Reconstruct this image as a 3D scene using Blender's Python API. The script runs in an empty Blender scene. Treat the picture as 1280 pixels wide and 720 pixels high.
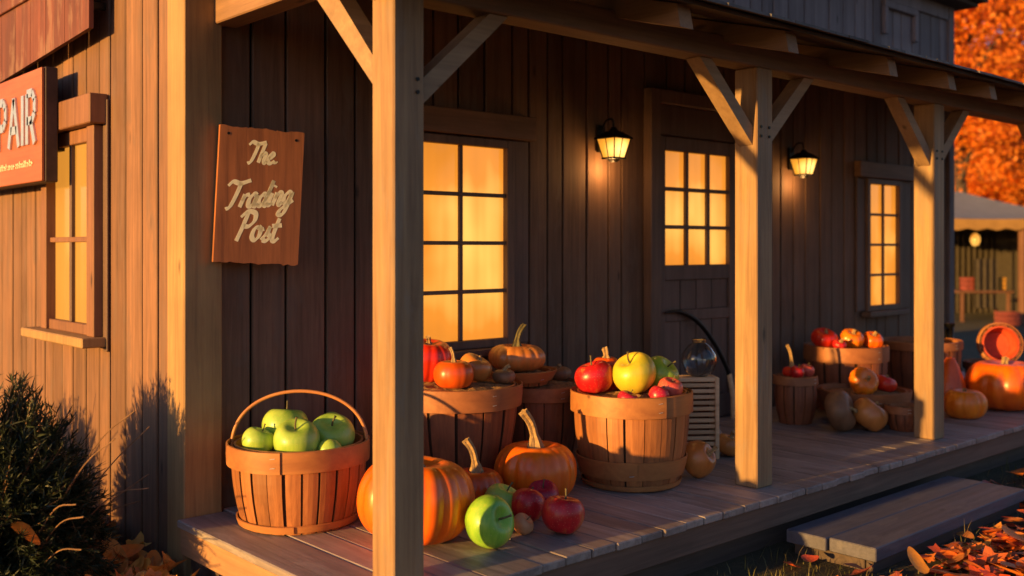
import bpy, bmesh, math, random
import numpy as np
from mathutils import Vector, Matrix
R = math.radians
random.seed(11)
rng = np.random.default_rng(5)
C = bpy.context.scene.collection
S = bpy.context.scene

# ------------------------------------------------------------------ camera
cam = bpy.data.cameras.new('camera'); co = bpy.data.objects.new('camera', cam); C.objects.link(co)
co.location = (0, 0, 1.3)
co.rotation_euler = (R(90), 0, R(-42.03))
cam.sensor_width = 36; cam.lens = 36*1264/1280; cam.shift_y = -51/1280
cam.clip_start = .05; cam.clip_end = 800
cam.dof.use_dof = True; cam.dof.focus_distance = 5.0; cam.dof.aperture_fstop = 1.4
S.camera = co
# ------------------------------------------------------------------ sky and sun
SUN_EL, SUN_AZ = 6.0, -4.0            # elevation; degrees the sun stands in front of the porch wall's own line
a, e = R(SUN_AZ), R(SUN_EL)
sv = Vector((-math.cos(a)*math.cos(e), -math.sin(a)*math.cos(e), math.sin(e)))
W = bpy.data.worlds.new('World'); S.world = W; W.use_nodes = True
nt = W.node_tree; bg = nt.nodes['Background']
sky = nt.nodes.new('ShaderNodeTexSky'); sky.sky_type = 'NISHITA'; sky.sun_disc = False
sky.sun_elevation = e; sky.sun_rotation = math.atan2(sv.x, sv.y)
sky.air_density = 1.0; sky.dust_density = .5; sky.ozone_density = 3.0
tint = nt.nodes.new('ShaderNodeMix'); tint.data_type = 'RGBA'; tint.blend_type = 'MULTIPLY'; tint.inputs[0].default_value = 1
tint.inputs[7].default_value = (1.20, .95, .98, 1)
nt.links.new(sky.outputs[0], tint.inputs[6]); nt.links.new(tint.outputs[2], bg.inputs[0]); bg.inputs[1].default_value = .12
sl = bpy.data.lights.new('sun', 'SUN'); so = bpy.data.objects.new('sun', sl); C.objects.link(so)
sl.energy = 5.0; sl.angle = R(1.0); sl.color = (1, .53, .125)
so.rotation_euler = sv.to_track_quat('Z', 'Y').to_euler(); so.location = (-20, -3, 8)
S.view_settings.view_transform = 'Standard'; S.view_settings.look = 'None'
S.view_settings.exposure = .9; S.view_settings.gamma = 1
S.view_settings.use_curve_mapping = False
S.cycles.max_bounces = 6

# ------------------------------------------------------------------ materials
def mat(name):
    m = bpy.data.materials.new(name); m.use_nodes = True
    n = m.node_tree.nodes; b = n['Principled BSDF']
    return m, n, m.node_tree.links, b
def ramp(n, stops):
    r = n.new('ShaderNodeValToRGB'); el = r.color_ramp.elements
    while len(el) > 1: el.remove(el[-1])
    el[0].position = stops[0][0]; el[0].color = (*stops[0][1], 1)
    for p, c in stops[1:]:
        q = el.new(p); q.color = (*c, 1)
    return r
def noise(n, l, vec, scale, detail=6, rough=.6, dist=0):
    t = n.new('ShaderNodeTexNoise'); t.inputs['Scale'].default_value = scale
    t.inputs['Detail'].default_value = detail; t.inputs['Roughness'].default_value = rough
    t.inputs['Distortion'].default_value = dist
    l.new(vec, t.inputs['Vector']); return t
def math_n(n, l, op, a_, b_):
    t = n.new('ShaderNodeMath'); t.operation = op
    for i, v in enumerate((a_, b_)):
        if isinstance(v, (int, float)): t.inputs[i].default_value = v
        else: l.new(v, t.inputs[i])
    return t.outputs[0]
def mixc(n, l, mode, fac, a_, b_):
    t = n.new('ShaderNodeMix'); t.data_type = 'RGBA'; t.blend_type = mode
    for k, v in ((0, fac), (6, a_), (7, b_)):
        if isinstance(v, (int, float)): t.inputs[k].default_value = v
        elif isinstance(v, tuple): t.inputs[k].default_value = (*v, 1)
        else: l.new(v, t.inputs[k])
    return t.outputs[2]
def wood(name, light, dark, axis='Z', rough=.65, var=.45, bump=.35, fine=34, worn=None, wornamt=.5):
    m, n, l, b = mat(name)
    tc = n.new('ShaderNodeTexCoord'); geo = n.new('ShaderNodeNewGeometry')
    mp = n.new('ShaderNodeMapping')
    sc = {'X': (.05, 1, 1), 'Y': (1, .05, 1), 'Z': (1, 1, .05)}[axis]
    mp.inputs['Scale'].default_value = sc
    off = n.new('ShaderNodeCombineXYZ')
    k = math_n(n, l, 'MULTIPLY', geo.outputs['Random Per Island'], 37.0)
    for i in range(3): l.new(k, off.inputs[i])
    l.new(tc.outputs['Object'], mp.inputs['Vector']); l.new(off.outputs[0], mp.inputs['Location'])
    g = noise(n, l, mp.outputs[0], fine, 8, .65, .6)
    g2 = noise(n, l, mp.outputs[0], 6, 4, .55, 1.2)
    blot = noise(n, l, tc.outputs['Object'], 2.3, 5, .6)
    s = math_n(n, l, 'ADD', math_n(n, l, 'MULTIPLY', g.outputs[0], .6), math_n(n, l, 'MULTIPLY', g2.outputs[0], .4))
    r = ramp(n, [(.36, dark), (.5, tuple((x+y)/2 for x, y in zip(light, dark))), (.64, light)])
    l.new(s, r.inputs[0])
    kv = n.new('ShaderNodeTexVoronoi'); kv.inputs['Scale'].default_value = 4.5
    mk = n.new('ShaderNodeMapping'); mk.inputs['Scale'].default_value = tuple(.35 if q < 1 else 1 for q in sc); l.new(k, mk.inputs['Location'])
    l.new(tc.outputs['Object'], mk.inputs['Vector']); l.new(mk.outputs[0], kv.inputs['Vector'])
    kr = ramp(n, [(.05, (.35, .35, .35)), (.11, (1, 1, 1))]); l.new(math_n(n, l, 'ADD', kv.outputs['Distance'], math_n(n, l, 'MULTIPLY', g.outputs[0], .05)), kr.inputs[0])
    v = math_n(n, l, 'ADD', math_n(n, l, 'MULTIPLY', geo.outputs['Random Per Island'], var), 1-var/2)
    v = math_n(n, l, 'MULTIPLY', v, kr.outputs[0])
    v = math_n(n, l, 'MULTIPLY', v, math_n(n, l, 'ADD', math_n(n, l, 'MULTIPLY', blot.outputs[0], .7), .65))
    col = mixc(n, l, 'MULTIPLY', 1.0, r.outputs[0], v)
    if worn:
        wr = ramp(n, [(.52, (0, 0, 0)), (.6, (1, 1, 1))])
        mp2 = n.new('ShaderNodeMapping'); mp2.inputs['Scale'].default_value = tuple(.25 if q < 1 else 1 for q in sc)
        l.new(tc.outputs['Object'], mp2.inputs['Vector'])
        wn = noise(n, l, mp2.outputs[0], 9, 7, .7, .3); l.new(wn.outputs[0], wr.inputs[0])
        f = math_n(n, l, 'MULTIPLY', wr.outputs[0], wornamt)
        col = mixc(n, l, 'MIX', f, col, worn)
    l.new(col, b.inputs['Base Color'])
    b.inputs['Roughness'].default_value = rough
    bp = n.new('ShaderNodeBump'); bp.inputs['Strength'].default_value = bump; bp.inputs['Distance'].default_value = .004
    l.new(s, bp.inputs['Height']); l.new(bp.outputs[0], b.inputs['Normal'])
    return m
def plain(name, col, rough=.6, metal=0, var=.3, scale=12, bump=.1, spec=.5):
    m, n, l, b = mat(name); tc = n.new('ShaderNodeTexCoord')
    t = noise(n, l, tc.outputs['Object'], scale, 6, .6)
    r = ramp(n, [(.3, tuple(c*(1-var) for c in col)), (.7, tuple(min(1, c*(1+var)) for c in col))])
    l.new(t.outputs[0], r.inputs[0]); l.new(r.outputs[0], b.inputs['Base Color'])
    b.inputs['Roughness'].default_value = rough; b.inputs['Metallic'].default_value = metal
    b.inputs['Specular IOR Level'].default_value = spec
    bp = n.new('ShaderNodeBump'); bp.inputs['Strength'].default_value = bump; bp.inputs['Distance'].default_value = .01
    l.new(t.outputs[0], bp.inputs['Height']); l.new(bp.outputs[0], b.inputs['Normal'])
    return m
def rind(name, c1, c2, c3=None, streak=.12, rough=.35, coat=.2, scale=7, speck=0, bump=.06, lo=.35, hi=.65):
    m, n, l, b = mat(name); tc = n.new('ShaderNodeTexCoord')
    mp = n.new('ShaderNodeMapping'); mp.inputs['Scale'].default_value = (1, 1, streak)
    l.new(tc.outputs['Object'], mp.inputs['Vector'])
    t = noise(n, l, mp.outputs[0], scale*4, 7, .65)
    t2 = noise(n, l, tc.outputs['Object'], scale, 3, .5)
    s = math_n(n, l, 'ADD', math_n(n, l, 'MULTIPLY', t.outputs[0], .45), math_n(n, l, 'MULTIPLY', t2.outputs[0], .55))
    st = [(lo, c1), (hi, c2)] if c3 is None else [(lo, c1), ((lo+hi)/2, c2), (hi, c3)]
    r = ramp(n, st); l.new(s, r.inputs[0]); col = r.outputs[0]
    if speck:
        v = n.new('ShaderNodeTexVoronoi'); v.inputs['Scale'].default_value = 95
        l.new(tc.outputs['Object'], v.inputs['Vector'])
        sr = ramp(n, [(.1, (1, 1, 1)), (.2, (0, 0, 0))]); l.new(v.outputs['Distance'], sr.inputs[0])
        col = mixc(n, l, 'MIX', math_n(n, l, 'MULTIPLY', sr.outputs[0], speck), col, (.75, .6, .3))
    sc_ = noise(n, l, tc.outputs['Object'], 11, 6, .7, .8); sr2 = ramp(n, [(.62, (0, 0, 0)), (.70, (1, 1, 1))]); l.new(sc_.outputs[0], sr2.inputs[0])
    col = mixc(n, l, 'MIX', math_n(n, l, 'MULTIPLY', sr2.outputs[0], .38), col, (.42, .26, .11))
    bl_ = noise(n, l, tc.outputs['Object'], 5, 3, .5)
    col = mixc(n, l, 'MULTIPLY', .55, col, math_n(n, l, 'ADD', bl_.outputs[0], .5))
    l.new(col, b.inputs['Base Color'])
    b.inputs['Roughness'].default_value = rough; b.inputs['Coat Weight'].default_value = coat
    b.inputs['Coat Roughness'].default_value = .25
    b.inputs['Subsurface Weight'].default_value = .08; b.inputs['Subsurface Radius'].default_value = (.02, .01, .005)
    bp = n.new('ShaderNodeBump'); bp.inputs['Strength'].default_value = bump*3; bp.inputs['Distance'].default_value = .003
    l.new(t.outputs[0], bp.inputs['Height']); l.new(bp.outputs[0], b.inputs['Normal'])
    return m
def leafmat(name, cols, trans=.35, rough=.55):
    m, n, l, b = mat(name); g = n.new('ShaderNodeNewGeometry')
    r = ramp(n, [(i/(len(cols)-1), c) for i, c in enumerate(cols)])
    l.new(g.outputs['Random Per Island'], r.inputs[0])
    tc = n.new('ShaderNodeTexCoord'); t = noise(n, l, tc.outputs['Object'], 30, 4)
    col = mixc(n, l, 'MULTIPLY', .6, r.outputs[0], math_n(n, l, 'ADD', t.outputs[0], .5))
    l.new(col, b.inputs['Base Color']); b.inputs['Roughness'].default_value = rough
    tr = n.new('ShaderNodeBsdfTranslucent'); l.new(col, tr.inputs[0])
    mx = n.new('ShaderNodeMixShader'); mx.inputs[0].default_value = trans
    out = n['Material Output']; l.new(b.outputs[0], mx.inputs[1]); l.new(tr.outputs[0], mx.inputs[2]); l.new(mx.outputs[0], out.inputs[0])
    return m
def glow(name, edge, hot, strength, cen=(.62, .5, .42), spread=.62, scale=2.2, amp=.5):
    """emission painted as lamplight from inside: hottest near one spot, falling off, with streaks"""
    m, n, l, b = mat(name); tc = n.new('ShaderNodeTexCoord')
    vd = n.new('ShaderNodeVectorMath'); vd.operation = 'DISTANCE'; vd.inputs[1].default_value = cen
    l.new(tc.outputs['Generated'], vd.inputs[0])
    t = noise(n, l, tc.outputs['Object'], scale, 2, .5)
    mp = n.new('ShaderNodeMapping'); mp.inputs['Scale'].default_value = (1, 1, .06); l.new(tc.outputs['Object'], mp.inputs['Vector'])
    fo = noise(n, l, mp.outputs[0], 9, 2, .4)
    d_ = math_n(n, l, 'ADD', vd.outputs['Value'], math_n(n, l, 'MULTIPLY', math_n(n, l, 'SUBTRACT', t.outputs[0], .5), amp))
    d_ = math_n(n, l, 'ADD', d_, math_n(n, l, 'MULTIPLY', math_n(n, l, 'SUBTRACT', fo.outputs[0], .5), amp*.5))
    r = ramp(n, [(0, hot), (spread, edge), (1, tuple(c*.7 for c in edge))]); l.new(d_, r.inputs[0])  # lamplight falloff and upright streaks put into the emission colour
    b.inputs['Base Color'].default_value = (.08, .05, .03, 1); b.inputs['Roughness'].default_value = .12
    l.new(r.outputs[0], b.inputs['Emission Color']); b.inputs['Emission Strength'].default_value = strength
    return m

M = {}
M['wall'] = wood('front wall boards', (.195, .110, .070), (.10, .054, .034), 'Z', .75, .5, .5, worn=(.15, .105, .08), wornamt=.5)
M['side'] = wood('side wall boards', (.25, .125, .07), (.12, .058, .032), 'Z', .7, .5, .5, worn=(.17, .10, .07), wornamt=.6)
M['corner'] = wood('corner boards', (.42, .26, .11), (.26, .15, .065), 'Z', .65, .2, .5)
M['upper'] = wood('upper wall boards', (.21, .17, .175), (.13, .10, .105), 'Z', .8, .4)
M['backing'] = plain('dark gap backing', (.02, .013, .01), .9)
M['post'] = wood('post timber', (.38, .235, .115), (.20, .11, .055), 'Z', .6, .15, .7, worn=(.25, .19, .14), wornamt=.4)
M['brace'] = wood('brace timber', (.36, .23, .13), (.23, .14, .08), 'X', .65, .2)
M['beamx'] = wood('beam timber', (.24, .14, .085), (.14, .08, .05), 'X', .7, .3)
M['beamy'] = wood('rafter timber', (.32, .18, .10), (.19, .105, .06), 'Y', .7, .3)
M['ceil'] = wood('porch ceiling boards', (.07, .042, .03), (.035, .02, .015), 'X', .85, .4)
M['deck'] = wood('deck planks', (.33, .275, .255), (.18, .145, .135), 'Y', .55, .5, .7, worn=(.40, .35, .32), wornamt=.5)
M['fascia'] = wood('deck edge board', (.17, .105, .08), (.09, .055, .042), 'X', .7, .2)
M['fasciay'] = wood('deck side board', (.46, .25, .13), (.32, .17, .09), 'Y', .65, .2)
M['skirt'] = wood('deck skirt boards', (.10, .07, .055), (.05, .035, .028), 'X', .8, .3)
M['step'] = wood('step planks', (.10, .098, .135), (.055, .054, .075), 'X', .6, .2, .7, worn=(.16, .15, .17), wornamt=.4)
M['frame'] = wood('window frame paint', (.17, .10, .07), (.09, .052, .038), 'Z', .6, .2)
M['header'] = wood('window header', (.22, .115, .062), (.13, .066, .036), 'X', .65, .2)
M['framel'] = wood('side window frame', (.27, .125, .065), (.16, .07, .038), 'Z', .6, .2)
M['doorm'] = wood('door boards', (.16, .10, .08), (.09, .055, .044), 'Z', .65, .3)
M['shingle'] = wood('roof shingles', (.17, .155, .15), (.085, .078, .076), 'Y', .85, .8, .8)
M['awn'] = wood('weathered red boards', (.19, .055, .034), (.08, .024, .018), 'Z', .7, .4, .6, worn=(.34, .22, .16), wornamt=.35)
M['signw'] = wood('sign plank', (.42, .15, .055), (.15, .05, .02), 'Z', .55, .1, .4, fine=20)
M['signo'] = wood('orange sign board', (.46, .14, .065), (.36, .10, .045), 'Y', .5, .1, .15)
M['signedge'] = plain('sign edge', (.06, .035, .03), .7)
M['cream'] = plain('cream paint', (.92, .84, .58), .5, 0, .08, 40)
M['steel'] = plain('pale metal letters', (.62, .68, .74), .3, .6, .1, 30)
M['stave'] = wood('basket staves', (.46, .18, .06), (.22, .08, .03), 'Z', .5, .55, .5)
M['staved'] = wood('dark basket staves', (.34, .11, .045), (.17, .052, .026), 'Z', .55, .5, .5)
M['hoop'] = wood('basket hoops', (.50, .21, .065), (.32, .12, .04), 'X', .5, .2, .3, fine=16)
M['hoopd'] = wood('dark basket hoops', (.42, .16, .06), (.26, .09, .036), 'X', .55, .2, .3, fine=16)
M['lining'] = plain('packing straw', (.26, .14, .055), .9, 0, .5, 60, 1)
M['inner'] = plain('stave gap shade', (.05, .026, .014), .9)  # near-black, puts shade into the gaps between staves
M['redin'] = plain('red painted inside', (.50, .07, .03), .6)
M['iron'] = plain('black iron', (.02, .018, .017), .45, .7, .2, 30)
M['pane'] = glow('lit window', (.54, .175, .016), (.95, .66, .15), 1.0, spread=.66, amp=.6)
M['panel'] = glow('lit side window', (.50, .19, .022), (.70, .50, .12), 1.0)
M['lampg'] = glow('lit lantern glass', (.70, .26, .022), (1.8, 1.0, .26), 1.0, cen=(.5, .1, .4), spread=.75, amp=.1)
M['stem'] = plain('dry stalk', (.36, .23, .10), .7, 0, .35, 60, .6)
M['stemd'] = plain('dark stalk', (.12, .10, .04), .7, 0, .35, 60, .6)
M['orange'] = rind('orange rind', (.78, .105, .004), (.90, .19, .008))
M['oranged'] = rind('deep orange rind', (.60, .075, .006), (.76, .12, .010))
M['yelloworange'] = rind('golden rind', (.88, .18, .006), (.94, .28, .014))
M['redp'] = rind('red rind', (.66, .02, .008), (.80, .05, .014))
M['tan'] = rind('tan rind', (.50, .17, .035), (.66, .25, .06))
M['brownp'] = rind('brown rind', (.16, .08, .04), (.27, .14, .07), rough=.6)
M['green'] = rind('green apple skin', (.15, .38, .03), (.30, .55, .05), (.66, .62, .08), rough=.36, coat=.12, speck=.45)
M['greenp'] = rind('pale green apple skin', (.26, .46, .05), (.42, .58, .09), (.55, .62, .14), rough=.36, coat=.12, speck=.45)
M['redap'] = rind('red apple skin', (.36, .006, .012), (.60, .014, .02), (.70, .20, .04), rough=.36, coat=.12, speck=.45)
M['crimson'] = rind('crimson apple skin', (.36, .01, .03), (.55, .02, .05), rough=.36, coat=.12, speck=.45)
M['pink'] = rind('pink apple skin', (.50, .05, .05), (.68, .16, .10), rough=.36, coat=.12, speck=.45)
M['peach'] = rind('peach skin', (.60, .22, .10), (.72, .40, .20), rough=.5, coat=0)
M['yellowap'] = rind('yellow apple skin', (.42, .44, .03), (.72, .56, .04), (.82, .52, .06), rough=.36, coat=.12, scale=4, speck=.3)
M['greenap'] = rind('yellow green apple skin', (.16, .36, .02), (.36, .50, .04), (.60, .56, .06), rough=.36, coat=.12, scale=4, speck=.3)
M['ygreen'] = rind('yellow green skin', (.26, .42, .02), (.60, .55, .04), (.78, .58, .06), rough=.36, coat=.12, scale=4, speck=.2)
M['litter'] = leafmat('fallen leaves', [(.36, .07, .03), (.70, .08, .015), (.85, .24, .025), (.30, .08, .035), (.80, .34, .06), (.60, .05, .02), (.22, .08, .045), (.78, .17, .02)], .12)
M['litterl'] = leafmat('fallen tan leaves', [(.65, .30, .08), (.80, .38, .07), (.42, .16, .05), (.72, .24, .04)], .15)
M['leafo'] = leafmat('big orange leaf', [(.85, .24, .02), (.85, .24, .02)], .2)
M['leafy'] = leafmat('big amber leaf', [(.88, .34, .03), (.88, .34, .03)], .2)
M['leafr'] = leafmat('big red leaf', [(.60, .05, .02), (.60, .05, .02)], .15)
M['grass'] = leafmat('dry grass', [(.06, .07, .015), (.16, .13, .04), (.09, .09, .02), (.26, .18, .07)], .2)
M['juniper'] = leafmat('dark needles', [(.010, .022, .010), (.018, .034, .013), (.028, .036, .014), (.014, .026, .011)], .05)
M['twig'] = plain('bare twig', (.22, .12, .06), .8)
M['tree1'] = leafmat('orange autumn leaves', [(.78, .20, .012), (.80, .24, .014), (.84, .29, .02), (.70, .16, .012), (.84, .34, .035)], .5)
M['tree2'] = leafmat('golden autumn leaves', [(.70, .22, .015), (.80, .30, .03), (.60, .17, .02), (.66, .30, .03)], .5)
M['bark'] = plain('tree bark', (.07, .045, .03), .9, 0, .4, 8, 1)
M['canvas'] = plain('grey canvas', (.19, .19, .21), .8, 0, .1, 3)
M['valance'] = plain('ochre valance', (.30, .17, .05), .8, 0, .2, 3)
M['drape'] = plain('dark drape', (.035, .028, .022), .9)
M['bootht'] = wood('stall timber', (.16, .07, .035), (.09, .038, .02), 'Z', .7)
M['crate'] = wood('crate slats', (.80, .54, .32), (.58, .36, .20), 'X', .6, .3)

# ground with its own soil / dry grass texture
m, n, l, b = mat('soil and dry grass'); tc = n.new('ShaderNodeTexCoord')
t1 = noise(n, l, tc.outputs['Object'], 3, 9, .7); t2 = noise(n, l, tc.outputs['Object'], 40, 6, .7)
r1 = ramp(n, [(.3, (.035, .026, .016)), (.5, (.06, .05, .022)), (.7, (.11, .075, .035))])
l.new(math_n(n, l, 'ADD', math_n(n, l, 'MULTIPLY', t1.outputs[0], .5), math_n(n, l, 'MULTIPLY', t2.outputs[0], .5)), r1.inputs[0])
l.new(r1.outputs[0], b.inputs['Base Color']); b.inputs['Roughness'].default_value = .95
bp = n.new('ShaderNodeBump'); bp.inputs['Distance'].default_value = .03; l.new(t2.outputs[0], bp.inputs['Height']); l.new(bp.outputs[0], b.inputs['Normal'])
M['ground'] = m
# clear glass
m, n, l, b = mat('clear glass'); b.inputs['Transmission Weight'].default_value = 1; b.inputs['Roughness'].default_value = .03
b.inputs['Base Color'].default_value = (.8, .84, .85, 1); b.inputs['IOR'].default_value = 1.45; M['glass'] = m

# ------------------------------------------------------------------ helpers
def empty(name, loc, label=None, cat=None, group=None, rz=0):
    o = bpy.data.objects.new(name, None); C.objects.link(o); o.location = loc; o.rotation_euler = (0, 0, rz)
    o.empty_display_size = .1
    if label: o['label'] = label
    if cat: o['category'] = cat
    if group: o['group'] = group
    return o
def tag(o, label=None, cat=None, group=None, kind=None):
    for k, v in (('label', label), ('category', cat), ('group', group), ('kind', kind)):
        if v: o[k] = v
    return o
def link(name, me, m, parent=None, smooth=False):
    o = bpy.data.objects.new(name, me); C.objects.link(o)
    me.materials.append(m)
    if smooth:
        me.polygons.foreach_set('use_smooth', [True]*len(me.polygons))
        try: me.set_sharp_from_angle(angle=R(42))
        except Exception: pass
    if parent: o.parent = parent
    return o
class MB:
    """collects shapes into one mesh"""
    def __init__(s): s.v = []; s.f = []
    def add(s, vs, fs):
        k = len(s.v); s.v += [tuple(q) for q in vs]; s.f += [tuple(i+k for i in f) for f in fs]; return s
    def box(s, x0, x1, y0, y1, z0, z1, ch=.004, mtx=None, jit=0):
        """chamfered box"""
        ch = min(ch, (x1-x0)*.3, (y1-y0)*.3, (z1-z0)*.3)
        if ch <= 0:
            vs = [(x, y, z) for x in (x0, x1) for y in (y0, y1) for z in (z0, z1)]
            fs = [(0,1,3,2), (4,6,7,5), (0,4,5,1), (2,3,7,6), (0,2,6,4), (1,5,7,3)]
        else:
            X, Y, Z = (x0, x1), (y0, y1), (z0, z1); vs = []; idx = {}
            def I(i, j, k, ax):
                key = (i, j, k, ax)
                if key not in idx:
                    sx = (1, -1)[i]; sy = (1, -1)[j]; sz = (1, -1)[k]
                    p = [X[i]+sx*ch*(ax != 0), Y[j]+sy*ch*(ax != 1), Z[k]+sz*ch*(ax != 2)]
                    idx[key] = len(vs); vs.append(tuple(p))
                return idx[key]
            fs = []
            for i in (0, 1): fs.append((I(i,0,0,0), I(i,0,1,0), I(i,1,1,0), I(i,1,0,0)) if i == 0 else (I(i,0,0,0), I(i,1,0,0), I(i,1,1,0), I(i,0,1,0)))
            for j in (0, 1): fs.append((I(0,j,0,1), I(1,j,0,1), I(1,j,1,1), I(0,j,1,1)) if j == 0 else (I(0,j,0,1), I(0,j,1,1), I(1,j,1,1), I(1,j,0,1)))
            for k in (0, 1): fs.append((I(0,0,k,2), I(0,1,k,2), I(1,1,k,2), I(1,0,k,2)) if k == 0 else (I(0,0,k,2), I(1,0,k,2), I(1,1,k,2), I(0,1,k,2)))
            for i in (0, 1):
                for j in (0, 1): fs.append((I(i,j,0,0), I(i,j,1,0), I(i,j,1,1), I(i,j,0,1)))
            for i in (0, 1):
                for k in (0, 1): fs.append((I(i,0,k,0), I(i,1,k,0), I(i,1,k,2), I(i,0,k,2)))
            for j in (0, 1):
                for k in (0, 1): fs.append((I(0,j,k,1), I(1,j,k,1), I(1,j,k,2), I(0,j,k,2)))
            for i in (0, 1):
                for j in (0, 1):
                    for k in (0, 1): fs.append((I(i,j,k,0), I(i,j,k,1), I(i,j,k,2)))
        if mtx is not None: vs = [mtx @ Vector(q) for q in vs]
        return s.add(vs, fs)
    def bar(s, p, q, w, h, up=(0, 0, 1), ch=.004):
        p = Vector(p); q = Vector(q); d = (q-p); L = d.length; d.normalize()
        sd = d.cross(Vector(up)).normalized(); u = sd.cross(d)
        mt = Matrix((( sd.x, d.x, u.x, p.x), (sd.y, d.y, u.y, p.y), (sd.z, d.z, u.z, p.z), (0, 0, 0, 1)))
        return s.box(-w/2, w/2, 0, L, -h/2, h/2, ch, mt)
    def tube(s, pts, rad, seg=10, ridge=0, cap=True):
        pts = [Vector(p) for p in pts]; n_ = len(pts)
        if not hasattr(rad, '__len__'): rad = [rad]*n_
        vs = []; fs = []; ref = None
        for i, p in enumerate(pts):
            d = (pts[min(i+1, n_-1)]-pts[max(i-1, 0)]).normalized()
            if ref is None: ref = d.orthogonal().normalized()
            ref = (ref - d*ref.dot(d)).normalized(); b_ = d.cross(ref)
            for k in range(seg):
                t = 2*math.pi*k/seg; rr = rad[i]*(1+ridge*math.cos(5*t))
                vs.append(p+ref*rr*math.cos(t)+b_*rr*math.sin(t))
        for i in range(n_-1):
            for k in range(seg):
                fs.append((i*seg+k, i*seg+(k+1) % seg, (i+1)*seg+(k+1) % seg, (i+1)*seg+k))
        if cap: fs += [tuple(range(seg))[::-1], tuple((n_-1)*seg+k for k in range(seg))]
        return s.add(vs, fs)
    def ring(s, prof, seg=64, a0=0, a1=None, cx=0, cy=0, wob=0):
        """closed profile [(rho, z)] swept round z"""
        full = a1 is None; a1 = 2*math.pi if full else a1; n_ = len(prof)
        cols = seg if full else seg+1; vs = []; fs = []
        ph = random.random()*6
        for k in range(cols):
            t = a0+(a1-a0)*k/seg; w_ = 1+wob*math.sin(2*t+ph)+wob*.6*math.sin(5*t+ph*2)
            for (rho, z) in prof: vs.append((cx+rho*w_*math.cos(t), cy+rho*w_*math.sin(t), z+wob*.6*math.sin(3*t+ph)*rho))
        for k in range(seg):
            k2 = (k+1) % cols
            for j in range(n_): fs.append((k*n_+j, k2*n_+j, k2*n_+(j+1) % n_, k*n_+(j+1) % n_))
        if not full: fs += [tuple(range(n_)), tuple((cols-1)*n_+j for j in range(n_))[::-1]]
        return s.add(vs, fs)
    def mesh(s, name='mesh'):
        me = bpy.data.meshes.new(name); me.from_pydata(s.v, [], s.f); me.update()
        bm = bmesh.new(); bm.from_mesh(me); bmesh.ops.recalc_face_normals(bm, faces=bm.faces); bm.to_mesh(me); bm.free()
        return me
    def build(s, name, m_, parent=None, smooth=False): return link(name, s.mesh(name), m_, parent, smooth)
def boards(lo, hi, wmin, wmax):
    out = []; x = lo
    while x < hi-.001:
        w = random.uniform(wmin, wmax); x2 = min(x+w, hi)
        if hi-x2 < .06: x2 = hi
        out.append((x, x2)); x = x2
    return out
def spline(pts, k=8):
    pts = [Vector(p) for p in pts]; P = [pts[0]*2-pts[1]]+pts+[pts[-1]*2-pts[-2]]; out = []
    for i in range(1, len(P)-2):
        for j in range(k):
            t = j/k; p0, p1, p2, p3 = P[i-1:i+3]
            out.append(.5*((2*p1)+(p2-p0)*t+(2*p0-5*p1+4*p2-p3)*t*t+(3*p1-p0-3*p2+p3)*t**3))
    out.append(pts[-1]); return out

# ------------------------------------------------------------------ ground
G0 = -.30
gm = MB(); N = 40; xs = [-250+i*(500/N) for i in range(N+1)]
gm.add([(x, y, G0) for y in xs for x in xs], [(j*(N+1)+i, j*(N+1)+i+1, (j+1)*(N+1)+i+1, (j+1)*(N+1)+i) for j in range(N) for i in range(N)])
tag(gm.build('ground', M['ground']), kind='structure')

# ------------------------------------------------------------------ the building
WY, WX, WR = 4.72, 2.10, 10.33         # front wall plane, side wall plane, right end
bld = empty('wooden_store', (0, 0, 0), 'dark board-sided store with a deep timber porch and glowing windows', 'building')
def wall_front(name, z0, z1, m_, x0, x1):
    b_ = MB()
    for (a0, a1) in boards(x0, x1, .13, .25):
        d = random.uniform(0, .006)
        b_.box(a0+.007, a1-.007, WY-d, WY+.02, z0, z1, .005)
    b_.build(name, m_, bld)
wall_front('front_wall', -.02, 2.84, M['wall'], 2.28, WR)
wall_front('upper_wall', 2.87, 3.80, M['upper'], 2.28, WR)
b_ = MB()
for (a0, a1) in boards(4.865, 9.2, .10, .24):
    d = random.uniform(0, .006)
    b_.box(WX-d, WX+.02, a0+.010, a1-.010, G0, 4.2, .006)
b_.build('side_wall', M['side'], bld)
b_ = MB(); b_.box(WX+.035, WR-.035, WY+.035, 9.15, G0, 3.9, 0); b_.build('wall_core', M['backing'], bld)
b_ = MB()
for (a0, a1) in boards(4.75, 9.2, .14, .25): b_.box(WR-.03, WR, a0+.004, a1-.004, G0, 3.8, .004)
b_.build('end_wall', M['wall'], bld)
b_ = MB()
for (a0, a1) in boards(2.1, WR, .14, .25): b_.box(a0+.004, a1-.004, 9.17, 9.2, G0, 3.8, .004)
b_.build('back_wall', M['wall'], bld)
b_ = MB(); b_.box(2.083, 2.28, 4.665, 4.862, G0, 4.2, .006); b_.build('corner_board', M['corner'], bld)
b_ = MB(); b_.box(10.25, 10.36, 4.685, 4.78, G0, 3.80, .005); b_.build('corner_board', M['upper'], bld)
b_ = MB(); b_.box(2.29, 10.24, 4.69, 4.716, 3.62, 3.80, .004); b_.build('frieze', M['upper'], bld)
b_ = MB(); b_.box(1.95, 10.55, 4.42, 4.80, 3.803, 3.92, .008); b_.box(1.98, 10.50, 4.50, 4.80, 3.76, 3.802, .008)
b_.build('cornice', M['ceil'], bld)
b_ = MB()                               # low gable roof on top
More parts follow.
